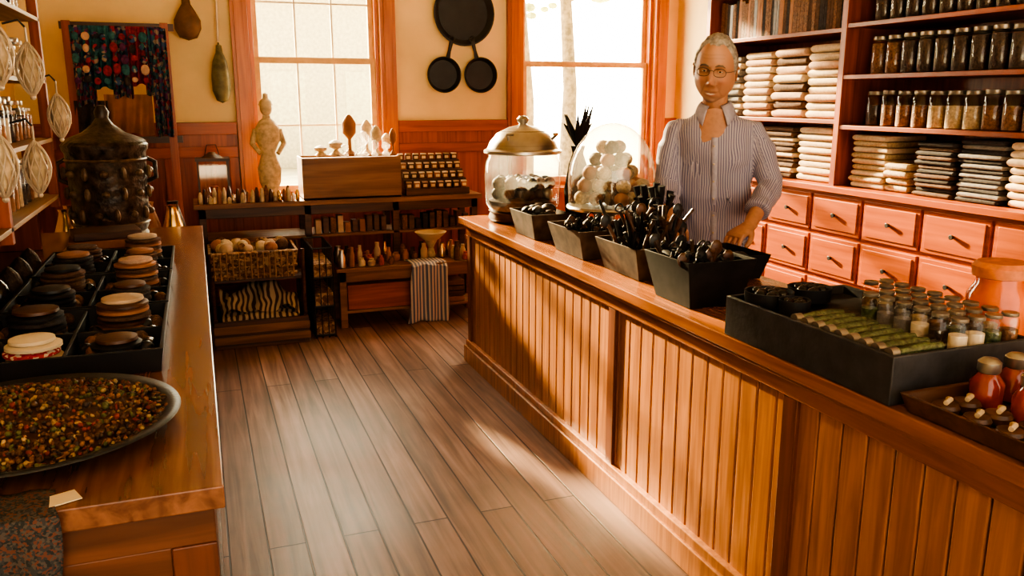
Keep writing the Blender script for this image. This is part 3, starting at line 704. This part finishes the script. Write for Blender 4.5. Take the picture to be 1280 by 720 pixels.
m.box(.70, 1.42, 6.20, 6.52, zt2, zt2+.015, 'mid'); m.box(.70, 1.42, 6.20, 6.215, zt2, zt2+.30, 'mid'); m.box(.70, 1.42, 6.505, 6.52, zt2, zt2+.30, 'mid')
m.box(.70, .715, 6.215, 6.505, zt2, zt2+.30, 'mid'); m.box(1.405, 1.42, 6.215, 6.505, zt2, zt2+.30, 'mid'); m.box(.715, 1.405, 6.215, 6.505, zt2+.27, zt2+.285, 'mid')
m.finish('wooden_crate', False, .003)
zc2 = zt2+.301
m = MB()
for (x, y, h, r) in [(1.08, 6.40, .30, .05), (1.17, 6.34, .18, .045), (1.27, 6.34, .22, .04), (1.36, 6.4, .16, .035), (.97, 6.36, .12, .05), (1.22, 6.45, .26, .04), (1.33, 6.29, .1, .03), (.86, 6.36, .08, .045), (1.12, 6.27, .14, .03), (1.02, 6.28, .09, .03), (1.38, 6.27, .2, .025), (1.24, 6.26, .12, .025)]:
    m.lathe([(r*.8, 0), (r, .01), (r*.3, .04), (r*.25, h*.4), (r, h*.55), (r*1.05, h*.8), (r*.5, h*.95), (r*.2, h)], (x, y, zc2), R.choice(['glass2', 'bone', 'glass2', 'brass', 'clay']), 18)
m.finish('antique_glassware')
m = MB()
for k in range(4):
    m.box(1.46, 1.96, 6.22+k*.09, 6.30+k*.09, zt2, zt2+.05+k*.065, 'dark')
m.finish('tiered_display_stand', False, .002)
m = MB()
for k in range(4):
    for j in range(8):
        x = 1.49+j*.062; y = 6.26+k*.09; zz = zt2+.051+k*.065
        m.cb((x, y, zz+.02), (.046, .04, .04), R.choice(['dark', 'clay', 'spice2'])); m.cb((x, y-.005, zz+.046), (.04, .035, .01), R.choice(['bg', 'paper', 'disc']))
        m.cb((x, y-.0205, zz+.02), (.03, .003, .022), 'bg')
m.finish('confection_boxes', False, .002)
m = MB(); x, y = .49, 6.38
m.lathe([(.085, 0), (.09, .02), (.06, .04), (.05, .06), (.075, .12), (.085, .22), (.06, .30), (.05, .34), (.085, .42), (.09, .50), (.055, .56), (.028, .58), (.028, .60)], (x, y, zt2), 'bone', 20, sy=.75)
m.ball((x, y-.005, zt2+.65), .048, 'bone', 14, 10, (.9, .9, 1.15)); m.lathe([(.052, .67), (.04, .70), (.02, .72), (.018, .75), (0, .76)], (x, y, zt2), 'bone', 14)
for s_ in (-1, 1): m.tube([(x+s_*.08, y, zt2+.5), (x+s_*.11, y-.01, zt2+.40), (x+s_*.06, y-.06, zt2+.33)], [.024, .02, .015], 'bone', 8)
m.finish('carved_figurine')
m = MB(); x, y = .10, 6.35
m.cb((x, y, zt2+.14), (.20, .15, .24), 'glass')
for a in (-1, 1):
    for b in (-1, 1): m.cb((x+a*.10, y+b*.075, zt2+.15), (.014, .014, .30), 'dark')
m.cb((x, y, zt2+.008), (.22, .17, .016), 'dark'); m.cb((x, y, zt2+.30), (.23, .18, .02), 'dark')
m.lathe([(.08, .31), (.03, .34), (.02, .35)], (x, y, zt2), 'dark', 12); m.lathe([(.03, .016), (.03, .11), (0, .11)], (x, y, zt2), 'spice4', 12)
m.tube([(x-.05, y, zt2+.32), (x-.03, y, zt2+.40), (x+.03, y, zt2+.40), (x+.05, y, zt2+.32)], .004, 'dark', 6)
m.finish('candle_lantern')
m = MB()
for k in range(44):
    x = .0+(k % 22)*.0315+R.uniform(-.004, .004); y = 6.205+(k//22)*.045
    h = R.uniform(.04, .12); m.lathe([(.012, 0), (.015, .004), (.015, h*.7), (.006, h)], (x, y, zt2), R.choice(['brass', 'bone', 'clay', 'glass2', 'spice2', 'dark']), 9)
m.finish('perfume_bottles')
m = MB()
for (a, b, c, d) in [(.02, .62, 5.56, 5.59), (.02, .62, 6.05, 6.08), (.02, .05, 5.59, 6.05), (.59, .62, 5.59, 6.05)]:
    m.box(a, b, c, d, 0, .18, 'dark')
for zz in (.03, .10): m.box(.015, .625, 5.552, 5.562, zz, zz+.05, 'mid')
m.box(.05, .59, 5.59, 6.05, .0, .02, 'dark')
crate = m.finish('wooden_floor_crate', False, .003)
# woven rug with a diamond / zig-zag weave
def zig():
    m, nt, b = newmat('zigzag_blanket')
    tc = nt.nodes.new('ShaderNodeTexCoord'); wv = nt.nodes.new('ShaderNodeTexWave'); wv.inputs['Scale'].default_value = 9; wv.inputs['Distortion'].default_value = 6; wv.inputs['Detail'].default_value = 1
    wv.wave_profile = 'TRI'; nt.links.new(tc.outputs['Object'], wv.inputs['Vector'])
    r = nt.nodes.new('ShaderNodeValToRGB'); r.color_ramp.elements[0].color = (.06, .04, .03, 1); r.color_ramp.elements[1].color = (.42, .33, .22, 1)
    r.color_ramp.elements[0].position = .42; r.color_ramp.elements[1].position = .55
    nt.links.new(wv.outputs['Fac'], r.inputs['Fac']); nt.links.new(r.outputs['Color'], b.inputs['Base Color']); b.inputs['Roughness'].default_value = .9
    return m
M['zig'] = zig()
m = MB()
def bl(u, v):
    x = .07+.50*u; y = 5.62+.40*v
    zz = .19+.13*sin(pi*min(1, v*1.1))+.03*sin(u*9+v*5)+.02*sin(u*17-v*9)+.05*sin(pi*u)
    return (x, y, min(zz, .40))
m.grid(bl, 36, 24, 'zig')
for k in range(5): m.tube([(.08, 5.63+.08*k, .16), (.3, 5.62+.08*k, .19+.02*(k % 2)), (.56, 5.63+.08*k, .16)], .035, 'zig', 10)
m.finish('woven_blanket', parent=crate)
m = MB()
m.openbox((.30, 5.84, .44), .50, .38, .56, .42, .18, .015, 'wicker')
for zz in (.47, .52, .57, .615):
    m.tube([(.03, 5.63, zz), (.57, 5.63, zz)], .011, 'wicker', 7)
for k in range(14): m.tube([(.05+k*.038, 5.625, .445), (.05+k*.038, 5.615, .62)], .006, 'pale', 6)
m.box(.07, .53, 5.68, 6.0, .56, .60, 'wicker')
for k in range(30): m.ball((.08+R.random()*.42, 5.68+R.random()*.3, .63), R.uniform(.025, .05), R.choice(['bone', 'wicker', 'clay', 'towelb', 'disc']), 9, 6)
for xx in (.03, .61):
    for yy in (5.66, 6.02): m.tube([(xx, yy, .18), (xx, yy, .62)], .014, 'dark', 8)
m.box(.02, .62, 5.66, 6.03, .42, .438, 'dark')
m.finish('wicker_basket', parent=crate)
m = MB()
for k in range(9): m.tube([(.67, 5.62+k*.06, .0), (.67, 5.62+k*.06, .62)], .005, 'iron', 6); m.tube([(.80, 5.62+k*.06, .0), (.80, 5.62+k*.06, .62)], .005, 'iron', 6)
for k in range(4): m.tube([(.67+k*.0433, 5.62, .0), (.67+k*.0433, 5.62, .62)], .004, 'iron', 6)
for zz in (.02, .22, .42, .62):
    m.tube([(.67, 5.62, zz), (.67, 6.1, zz), (.80, 6.1, zz), (.80, 5.62, zz)], .006, 'iron', 6, closed=True)
    if zz < .6: m.box(.675, .795, 5.63, 6.09, zz+.005, zz+.09, 'wicker')
m.finish('wire_goods_rack')
m = MB()
for k in range(10):
    x = -.72+(k % 5)*.14; y = 5.27+(k//5)*.2
    m.lathe([(.04, 0), (.06, .02), (.065, .12), (.04, .2), (.03, .24), (.035, .26)], (x, y, .73), R.choice(['clay', 'patina', 'brass', 'dark']), 14)
m.finish('clay_jugs')
m = MB(); m.box(-.9, -.05, 5.15, 5.65, .69, .729, 'mid')
for x in (-.88, -.12):
    for y in (5.17, 5.58): m.box(x, x+.05, y, y+.05, 0, .69, 'dark')
m.finish('side_table', False, .003)
m = MB()
def kn(u, v):
    x = -.62+.33*u+.012*sin(v*8); L = v*.62
    if L < .10: return (x, 1.62-L, zl+.004+.002*sin(u*30))
    return (x+.01*sin(L*9), 1.515-.012*sin(u*22+1)*min(1, (L-.1)*8)-.006, zl+.002-(L-.10))
m.grid(kn, 50, 30, 'knit'); o = m.finish('knitted_throw'); sm = o.modifiers.new('s', 'SOLIDIFY'); sm.thickness = .005; sm.offset = 1
# ======================= shopkeeper ==========================
def build_man():
    man = bpy.data.objects.new('shopkeeper_man', None); scene.collection.objects.link(man)
    man.location = (2.29, 3.40, 0); man.rotation_euler = (0, 0, radians(-33.6))
    m, nt, b = newmat('skin'); M['skin'] = m
    a = nt.nodes.new('ShaderNodeAttribute'); a.attribute_name = 'Col'
    nt.links.new(a.outputs['Color'], b.inputs['Base Color']); b.inputs['Roughness'].default_value = .5
    M['handskin'] = P('hand_skin', (.46, .225, .135), .5, nscale=40, namt=.12)
    M['hair'] = P('grey_hair', (.34, .30, .26), .65, nscale=60, namt=.5, bump=.5, bscale=150)
    M['brow'] = P('brow_hair', (.18, .14, .11), .7)
    M['eyew'] = P('eye_white', (.55, .5, .45), .2, namt=.02); M['iris'] = P('iris', (.03, .025, .02), .15)
    M['rim'] = P('glasses_rim', (.06, .05, .045), .3, .3)
    M['shirt'] = stripes('striped_shirt_cloth', (.44, .41, .50), (.17, .165, .28), freq=92., attr='stripe', duty=.62)
    M['collar'] = P('collar_cloth', (.42, .39, .48), .85, nscale=50, namt=.1)
    M['trouser'] = P('trouser_cloth', (.06, .055, .06), .9); M['shoe'] = P('shoe_leather', (.04, .025, .018), .4)
    def fuse(mb, voxel, smooth=4):
        me = bpy.data.meshes.new('tmp'); me.from_pydata(mb.v, [], mb.f); o = bpy.data.objects.new('tmp', me); scene.collection.objects.link(o)
        r = o.modifiers.new('r', 'REMESH'); r.mode = 'VOXEL'; r.voxel_size = voxel
        s = o.modifiers.new('s', 'SMOOTH'); s.factor = .5; s.iterations = smooth
        dg = bpy.context.evaluated_depsgraph_get(); dg.update()
        nm = bpy.data.meshes.new_from_object(o.evaluated_get(dg))
        bpy.data.objects.remove(o); nm.polygons.foreach_set('use_smooth', [True]*len(nm.polygons)); return nm
    def put(name, me):
        o = bpy.data.objects.new(name, me); scene.collection.objects.link(o); o.parent = man; return o
    SH = {1: Vector((.165, .0, 1.452)), -1: Vector((-.165, 0, 1.452))}
    EL = {1: Vector((.262, -.03, 1.21)), -1: Vector((-.215, -.05, 1.20))}
    WR = {1: Vector((.150, -.325, 1.055)), -1: Vector((-.20, -.28, 1.06))}
    mb = MB()
    rings = [(.88, .172, .125, 0), (.95, .172, .128, 0), (1.08, .166, .124, 0), (1.22, .168, .126, 0), (1.34, .178, .13, 0), (1.42, .182, .122, 0), (1.465, .160, .106, 0), (1.505, .118, .086, 0), (1.538, .080, .072, 0), (1.558, .068, .064, 0)]
    seg = 40; vs = []; fs = []
    for (zz, a, b, yo) in rings:
        for i in range(seg):
            t = 2*pi*i/seg; c_, s_ = cos(t), sin(t)
            vs.append((a*math.copysign(abs(c_)**.88, c_), yo+b*math.copysign(abs(s_)**.88, s_), zz))
    n = len(rings)
    for j in range(n-1):
        for i in range(seg):
            i2 = (i+1) % seg; fs.append((j*seg+i, j*seg+i2, (j+1)*seg+i2, (j+1)*seg+i))
    fs += [tuple(reversed(range(seg))), tuple((n-1)*seg+i for i in range(seg))]
    mb.add(vs, fs, 'shirt')
    def lerp(a, b, t): return a+(b-a)*t
    for s_ in (1, -1):
        a, b, c = SH[s_], EL[s_], WR[s_]; cuff = lerp(b, c, .66); inn = a+Vector((-s_*.07, 0, .018))
        pts = [inn, a, lerp(a, b, .3)+Vector((s_*.008, 0, 0)), lerp(a, b, .65), lerp(a, b, .93), lerp(b, c, .12)+Vector((0, 0, -.005)), lerp(b, c, .38), lerp(b, c, .54), cuff]
        mb.tube(pts, [.042, .056, .063, .061, .058, .059, .055, .049, .051], 'shirt', 24)
        d = (c-b).normalized(); mb.tube([cuff-d*.055, cuff-d*.05, cuff, cuff+d*.004], [.048, .058, .058, .05], 'shirt', 24)
    me = fuse(mb, .0075, 6)
    at = me.attributes.new('stripe', 'FLOAT', 'POINT')
    def seg_t(p, a, b):
        d = b-a; t = max(0, min(1, (p-a).dot(d)/d.length_squared)); q = a+d*t; return (p-q).length, q
    def wr(p): return noise.noise(Vector((p.x*4+p.z*5, p.y*4, p.z*7-p.x*8)))*.016+noise.noise(Vector((p.x*9+p.z*8, p.y*8, p.z*15-p.x*9)))*.007
    vals = []
    for v in me.vertices:
        p = v.co.copy(); best = None
        for s_ in (1, -1):
            for (a, b) in ((SH[s_], EL[s_]), (EL[s_], WR[s_])):
                dd, q = seg_t(p, a, b)
                if best is None or dd < best[0]: best = (dd, a, b, q)
        onarm = best[0] < .088 and (abs(p.x) > .168 or p.y < -.155)
        if onarm:
            d = (best[2]-best[1]).normalized(); u = (Vector((0, 1, 0))-d*d.y).normalized(); w = d.cross(u); r = p-best[3]
            vals.append(atan2(r.dot(w), r.dot(u))*.06+.5)
        else: vals.append(p.x*1.02+.5)
        f = wr(p)
        if p.z < 1.15: f *= 1.2
        if onarm:
            f *= .6; f += .005*sin((p-best[1]).length*60+4*noise.noise(p*7))*(.4+noise.noise(p*5)+.3)
        if p.z > 1.50: f *= .3
        v.co = p+v.normal*f
    at.data.foreach_set('value', vals); me.materials.append(M['shirt'])
    import bmesh
    bm = bmesh.new(); bm.from_mesh(me)
    kill = [v for v in bm.verts if v.co.y < -.02 and v.co.z > 1.43 and abs(v.co.x) < .006+.040*(v.co.z-1.43)/.11]
    bmesh.ops.delete(bm, geom=kill, context='VERTS'); bm.to_mesh(me); bm.free(); put('striped_shirt', me)
    m = MB()
    def front_y(x, zz):
        for k in range(len(rings)-1):
            if rings[k][0] <= zz <= rings[k+1][0]:
                t = (zz-rings[k][0])/(rings[k+1][0]-rings[k][0]); a = rings[k][1]+(rings[k+1][1]-rings[k][1])*t; b = rings[k][2]+(rings[k+1][2]-rings[k][2])*t
                return -b*(max(0, 1-(abs(x)/a)**2.27))**(1/2.27)
        return -.06
    def fyn(x, zz):
        p = Vector((x, front_y(x, zz), zz)); return p.y-wr(p)*(1.2 if zz < 1.15 else 1)*(.3 if zz > 1.5 else 1)
    m.grid(lambda u, v: (-.012+.024*u, fyn(0, .95+.48*v)-.002, .95+.48*v), 2, 40, 'collar')
    for k in range(6):
        zz = .99+k*.08; m.ball((0, fyn(0, zz)-.004, zz), .005, 'bone', 8, 6, (1, .5, 1))
    for s_ in (1, -1):
        def col(u, v, s_=s_):
            a = -pi/2+s_*(.42+u*(pi-.42)); k = (1-u)
            top = Vector((.060*cos(a), .006+.060*sin(a), 1.583+.010*u-.020*k*k))
            fold = k**3
            bot = Vector((.084*cos(a)+s_*.020*fold, .004+.082*sin(a)-.034*fold, 1.555-.018*k-.060*fold))
            p = top.lerp(bot, v); p.z += .010*sin(pi*v); p.y -= .009*sin(pi*v)*k; return tuple(p)
        m.grid(col, 26, 6, 'collar')
    o = m.finish('shirt_collar', True, 0, 80, man); sm = o.modifiers.new('s', 'SOLIDIFY'); sm.thickness = .004
    m = MB()
    m.tube([(0, .02, 1.42), (0, .012, 1.50), (0, .004, 1.56), (0, -.004, 1.62), (0, -.005, 1.69)], [.060, .056, .055, .055, .058], 'handskin', 24)
    m.grid(lambda u, v: ((u-.5)*2*.075, front_y((u-.5)*.15, 1.39+.13*v)+.006, 1.39+.165*v-.03*(abs(u-.5)*2)**2*v), 12, 12, 'handskin')
    m.finish('neck', True, 0, 80, man)
    HC = Vector((0, -.02, 1.718)); HS = 1.08
    def g(x, z, x0, z0, sx, sz): return exp(-((x-x0)/sx)**2-((z-z0)/sz)**2)
    def headpt(nx, ny, nz):
        x = .079*nx; y = .100*ny; zz = .135*nz
        t = max(0, -nz); x *= 1-.22*t**3+.02*t
        if ny > 0: y *= 1-.22*t
        else: y *= 1+.07*t
        if nz > 0: x *= 1+.06*sin(nz*pi); y *= 1+.05*sin(nz*pi)
        if nz < 0: x *= 1+.09*sin(min(1, t*1.1)*pi)
        if ny < .15:
            k = min(1, (.15-ny)/.4); ax = abs(x); D = 0
            D += .023*g(x, zz, 0, -.044, .0125, .013)+.015*g(x, zz, 0, -.020, .0085, .026)+.009*g(ax, zz, .0125, -.050, .007, .007)
            D += .008*g(ax, zz, .030, .022, .022, .009)-.014*g(ax, zz, .031, .001, .018, .013)
            D += .009*g(ax, zz, .044, -.038, .016, .017)-.003*g(ax, zz, .031, -.066, .006, .016)
            D += .004*g(x, zz, 0, -.076, .026, .006)+.0055*g(x, zz, 0, -.096, .022, .006)-.004*g(x, zz, 0, -.0875+ax*.18, .026, .005)
            D += .010*g(x, zz, 0, -.122, .024, .014)-.003*g(x, zz, 0, -.108, .02, .006)
            y -= D*k
        return Vector((x, y, zz))
    N1, N2 = 120, 130; vs = []; cols = []
    for j in range(N2+1):
        t = pi*j/N2
        for i in range(N1):
            a = 2*pi*i/N1; p = headpt(sin(t)*cos(a), sin(t)*sin(a), cos(t)); vs.append(p)
            c = Vector((.49, .25, .155)); ax = abs(p.x)
            if p.y < 0:
                zc = p.z-ax*.16
                lip = exp(-(p.x/.024)**4)*(exp(-((zc+.0835)/.0030)**2)+exp(-((zc+.0965)/.0040)**2))
                c = c.lerp(Vector((.36, .13, .095)), min(1, lip)*.7)
                c = c.lerp(Vector((.72, .64, .54)), .8*exp(-(p.x/.016)**4)*exp(-((zc+.0898)/.0026)**4))
                c = c.lerp(Vector((.13, .045, .03)), .65*exp(-(p.x/.024)**6)*(exp(-((zc+.0865)/.0011)**2)*.6+exp(-((zc+.0935)/.0012)**2)*.6))
                c = c.lerp(Vector((.54, .21, .14)), .45*g(ax, p.z, .044, -.038, .018, .02)+.45*g(p.x, p.z, 0, -.044, .014, .014))
                c = c.lerp(Vector((.24, .115, .075)), .55*g(ax, p.z, .031, .001, .018, .011))  # eye-socket shadow painted into the skin colour
                xf = .018+(-.050-p.z)*.42
                if -.096 < p.z < -.050: c = c.lerp(Vector((.24, .11, .07)), .5*exp(-((ax-xf-.005)/.0026)**2))
                c = c.lerp(Vector((.36, .27, .22)), .35*exp(-(p.x/.05)**4)*exp(-((p.z+.118)/.018)**4))
                c = c.lerp(Vector((.58, .33, .22)), .4*g(p.x, p.z, 0, .065, .05, .03))
                if ax < .045: c *= 1-.15*sum(exp(-((p.z-q-.002*sin(p.x*60))/.002)**2) for q in (.050, .063))
                c *= 1-.35*g(ax, p.z, .009, -.055, .004, .003)-.25*g(ax, p.z, .017, -.040, .004, .012)  # shadow under and beside the nose, painted into the skin colour
            cols.append((c.x, c.y, c.z, 1))
    fs = [tuple(reversed((j*N1+i, j*N1+(i+1) % N1, (j+1)*N1+(i+1) % N1, (j+1)*N1+i))) for j in range(N2) for i in range(N1)]
    HM = Matrix.Translation(HC) @ Matrix.Rotation(radians(5), 4, 'Y') @ Matrix.Rotation(radians(6), 4, 'X') @ Matrix.Rotation(radians(-8), 4, 'Z') @ Matrix.Scale(HS, 4)
    me = bpy.data.meshes.new('head'); me.from_pydata([tuple(HM @ v) for v in vs], [], fs)
    ca = me.color_attributes.new('Col', 'FLOAT_COLOR', 'POINT'); ca.data.foreach_set('color', [q for c in cols for q in c])
    me.polygons.foreach_set('use_smooth', [True]*len(me.polygons)); me.materials.append(M['skin']); put('head', me)
    hv = []
    def piece(x, pts):
        for k in range(len(pts)-1):
            if x <= pts[k+1][0]:
                t = max(0, (x-pts[k][0])/(pts[k+1][0]-pts[k][0])); return pts[k][1]+(pts[k+1][1]-pts[k][1])*t
        return pts[-1][1]
    for j in range(N2+1):
        t = pi*j/N2
        for i in range(N1):
            a = 2*pi*i/N1; nx, ny, nz = sin(t)*cos(a), sin(t)*sin(a), cos(t)
            p = headpt(nx, ny, nz); d = Vector((nx/.08, ny/.103, nz/.137)).normalized()
            line = piece(ny, [(-1, .72), (-.55, .70), (-.42, .46), (-.30, .04), (-.12, -.10), (.06, -.12), (.22, -.40), (.5, -.60), (1, -.64)])
            if ny < -.4: line += .08*exp(-((abs(nx)-.45)/.15)**2)
            k = max(-.4, min(1, (nz-line+.04*noise.noise(Vector((nx*16, ny*14, nz*3))))/.25))
            nn = noise.noise(Vector((nx*6, ny*4, nz*6)))*.003+noise.noise(Vector((nx*24, ny*8, nz*12)))*.0025
            off = (-.0015+(.0075*k**.6+nn*k)+.003*max(0, nz-.5)*2*k) if k > 0 else .012*k-.0015
            hv.append(HM @ (p+d*off))
    me = bpy.data.meshes.new('hair'); me.from_pydata([tuple(v) for v in hv], [], fs)
    me.polygons.foreach_set('use_smooth', [True]*len(me.polygons)); me.materials.append(M['hair']); put('hair', me)
    m = MB()
    for s_ in (1, -1):
        m.ball((s_*.031, -.0725, .001), .0135, 'eyew', 20, 14, mx=HM)
        m.ball((s_*.031, -.0815, .000), .0058, 'iris', 12, 8, (1, 1, 1), HM)
    m.finish('eyes', True, 0, 80, man)
    m = MB()
    for s_ in (1, -1):
        m.tube([(s_*.031+.0145*cos(t), -.0855+.006*abs(cos(t))**2, .0005+.0050*sin(t)) for t in [pi*k/8 for k in range(9)]], .0030, 'handskin', 6, HM)
        m.tube([(s_*.031+.0145*cos(t), -.0845+.006*abs(cos(t))**2, -.0005-.0040*sin(t)) for t in [pi*k/8 for k in range(9)]], .0024, 'handskin', 6, HM)
        em = HM @ Matrix.Translation((s_*.0825, .010, -.010)) @ Matrix.Rotation(s_*.35, 4, 'Z') @ Matrix.Rotation(.15, 4, 'X')
        m.ball((0, 0, 0), 1, 'handskin', 16, 12, (.006, .017, .030), em)
        m.tube([(s_*.004, .016*cos(t)*1.05, .029*sin(t)+.001) for t in [-1.2+k*.42 for k in range(9)]], .0042, 'handskin', 8, em)
    m.finish('ears_and_eyelids', True, 0, 80, man)
    m = MB()
    for s_ in (1, -1):
        m.tube([(s_*.013, -.1025, .020), (s_*.026, -.1035, .0255), (s_*.040, -.096, .0245), (s_*.050, -.085, .017)], [.0022, .0036, .0032, .0014], 'brow', 8, HM)
    m.finish('eyebrows', True, 0, 80, man)
    m = MB()
    for s_ in (1, -1):
        ring = [(s_*.0325+.0240*math.copysign(abs(cos(t))**.8, cos(t)), -.108+.004*abs(cos(t)), -.003+.0155*math.copysign(abs(sin(t))**.8, sin(t))) for t in [2*pi*k/32 for k in range(32)]]
        m.tube(ring, .0012, 'rim', 6, HM, closed=True)
        m.tube([(s_*.0565, -.104, .001), (s_*.075, -.085, .004), (s_*.085, -.02, .006), (s_*.086, .012, .004)], .0012, 'rim', 6, HM)
        m.add([ring[k] for k in range(32)], [tuple(range(32))], 'winglass', HM)
    m.tube([(-.009, -.109, .002), (0, -.113, .006), (.009, -.109, .002)], .0012, 'rim', 6, HM)
    m.finish('glasses', True, 0, 80, man)
    def hand(side, wr_, fdir, up, curl, scale=1.15):
        f = Vector(fdir).normalized(); u = Vector(up); u = (u-f*u.dot(f)).normalized(); w = f.cross(u)*side
        mx = Matrix(((w.x, f.x, u.x, wr_.x), (w.y, f.y, u.y, wr_.y), (w.z, f.z, u.z, wr_.z), (0, 0, 0, 1))) @ Matrix.Scale(scale, 4)
        mb = MB()
        mb.tube([(0, -.02, 0), (0, .02, 0), (0, .055, .002), (0, .085, .002), (0, .095, 0)], [(.020, .027), (.019, .034), (.017, .041), (.014, .041), (.008, .034)], 'handskin', 18, hint=(0, 0, 1))
        for k, (x, L, r) in enumerate([(-.031, .072, .0088), (-.010, .080, .0090), (.011, .074, .0086), (.031, .058, .0078)]):
            p = Vector((x, .078, .004)); pts = [Vector((x*.85, .05, .004)), p]; rad = [r, r*1.08]; ang = curl*.55; sp = x*1.6
            for q, part in enumerate((.45, .30, .25)):
                ang += curl*(.25 if q == 0 else .55)
                dr = Vector((sp*.5, cos(ang), -sin(ang))).normalized(); pts.append(pts[-1]+dr*L*part*.5); rad.append(r*(.95-.08*q))
                pts.append(pts[-1]+dr*L*part*.5); rad.append(r*(1.0-.12*q))
            pts.append(pts[-1]+dr*.004); rad.append(r*.4); mb.tube(pts, rad, 'handskin', 12)
        mb.tube([(-.012, .012, -.004), (-.034, .035, -.010), (-.048, .058, -.018), (-.050, .078, -.026), (-.047, .092, -.032), (-.046, .096, -.034)], [.015, .0135, .0105, .0098, .0085, .004], 'handskin', 12)
        mb.v = [tuple(mx @ Vector(v)) for v in mb.v]
        el = EL[side]; d = (Vector(wr_)-el).normalized()
        mb.tube([el+d*.10, Vector(wr_)-d*.06, Vector(wr_)-d*.01, Vector(wr_)+f*.02], [.036, .032, .0275, .027], 'handskin', 18)
        me = fuse(mb, .0026, 4); me.materials.append(M['handskin']); put('hand', me)
    hand(1, WR[1], Vector((-.07, -.085, -.045)), (-.1, -.2, 1), .65)
    hand(-1, WR[-1], Vector((.06, -.10, -.03)), (0, -.1, 1), .8)
    mb = MB()
    mb.tube([(0, 0, .84), (0, 0, .90), (0, 0, .99)], [(.12, .160), (.120, .165), (.110, .158)], 'trouser', 28, hint=(0, 1, 0))
    for s_ in (1, -1): mb.tube([(s_*.08, 0, .92), (s_*.095, 0, .82), (s_*.105, -.005, .5), (s_*.11, .005, .12), (s_*.11, .005, .05)], [.08, .088, .066, .055, .056], 'trouser', 20)
    me = fuse(mb, .012, 3); me.materials.append(M['trouser']); put('trousers', me)
    m = MB()
    for s_ in (1, -1):
        m.tube([(s_*.11, .08, .035), (s_*.11, .04, .05), (s_*.115, -.05, .045), (s_*.125, -.14, .032), (s_*.125, -.18, .026)], [(.035, .03), (.05, .042), (.042, .045), (.03, .045), (.022, .03)], 'shoe', 16, hint=(0, 0, 1))
    m.finish('shoes', True, 0, 80, man)
    for o in man.children:      # lean from the hips, towards the viewer and to his right
        for v in o.data.vertices:
            if v.co.z > .95:
                k = (v.co.z-.95)*min(1, (v.co.z-.95)/.2); v.co.y -= .22*k; v.co.x -= .035*k
    return man
build_man()
# ------------------------------------------------------------------ lights
w = bpy.data.worlds.new('World'); scene.world = w; w.use_nodes = True
nt = w.node_tree; bg = nt.nodes['Background']
tc = nt.nodes.new('ShaderNodeTexCoord'); sp = nt.nodes.new('ShaderNodeSeparateXYZ'); nt.links.new(tc.outputs['Generated'], sp.inputs[0])
mr = nt.nodes.new('ShaderNodeMapRange'); mr.inputs['From Min'].default_value = -.2; mr.inputs['From Max'].default_value = 1.; mr.inputs['To Min'].default_value = 1.1; mr.inputs['To Max'].default_value = 25.
nt.links.new(sp.outputs['Y'], mr.inputs['Value']); nt.links.new(mr.outputs[0], bg.inputs['Strength'])
bg.inputs['Color'].default_value = (1.0, .87, .66, 1)
sd = bpy.data.lights.new('sun', 'SUN'); sd.energy = 34; sd.color = (1, .74, .43); sd.angle = radians(2.5)
so = bpy.data.objects.new('sun', sd); scene.collection.objects.link(so)
so.rotation_euler = Vector((.21, -1, -.36)).to_track_quat('-Z', 'Y').to_euler()
ad = bpy.data.lights.new('front_fill', 'AREA'); ad.shape = 'RECTANGLE'; ad.size = 4.6; ad.size_y = 2.5; ad.energy = 42; ad.color = (1, .87, .72)  # added fill lamp behind the camera, brightens the room from the front
ao = bpy.data.objects.new('front_fill', ad); scene.collection.objects.link(ao); ao.location = (1.5, YF+.02, 1.65); ao.rotation_euler = (radians(90), 0, 0)
# ------------------------------------------------------------------ camera
cd = bpy.data.cameras.new('camera'); cam = bpy.data.objects.new('camera', cd); scene.collection.objects.link(cam)
cd.sensor_width = 36; cd.lens = 1050/1280*36; cd.clip_start = .05
cam.location = (0, 0, H); cam.rotation_euler = (radians(90-12.77), 0, radians(-20.38))
scene.camera = cam
scene.view_settings.view_transform = 'AgX'; scene.view_settings.look = 'AgX - High Contrast'; scene.view_settings.exposure = .35
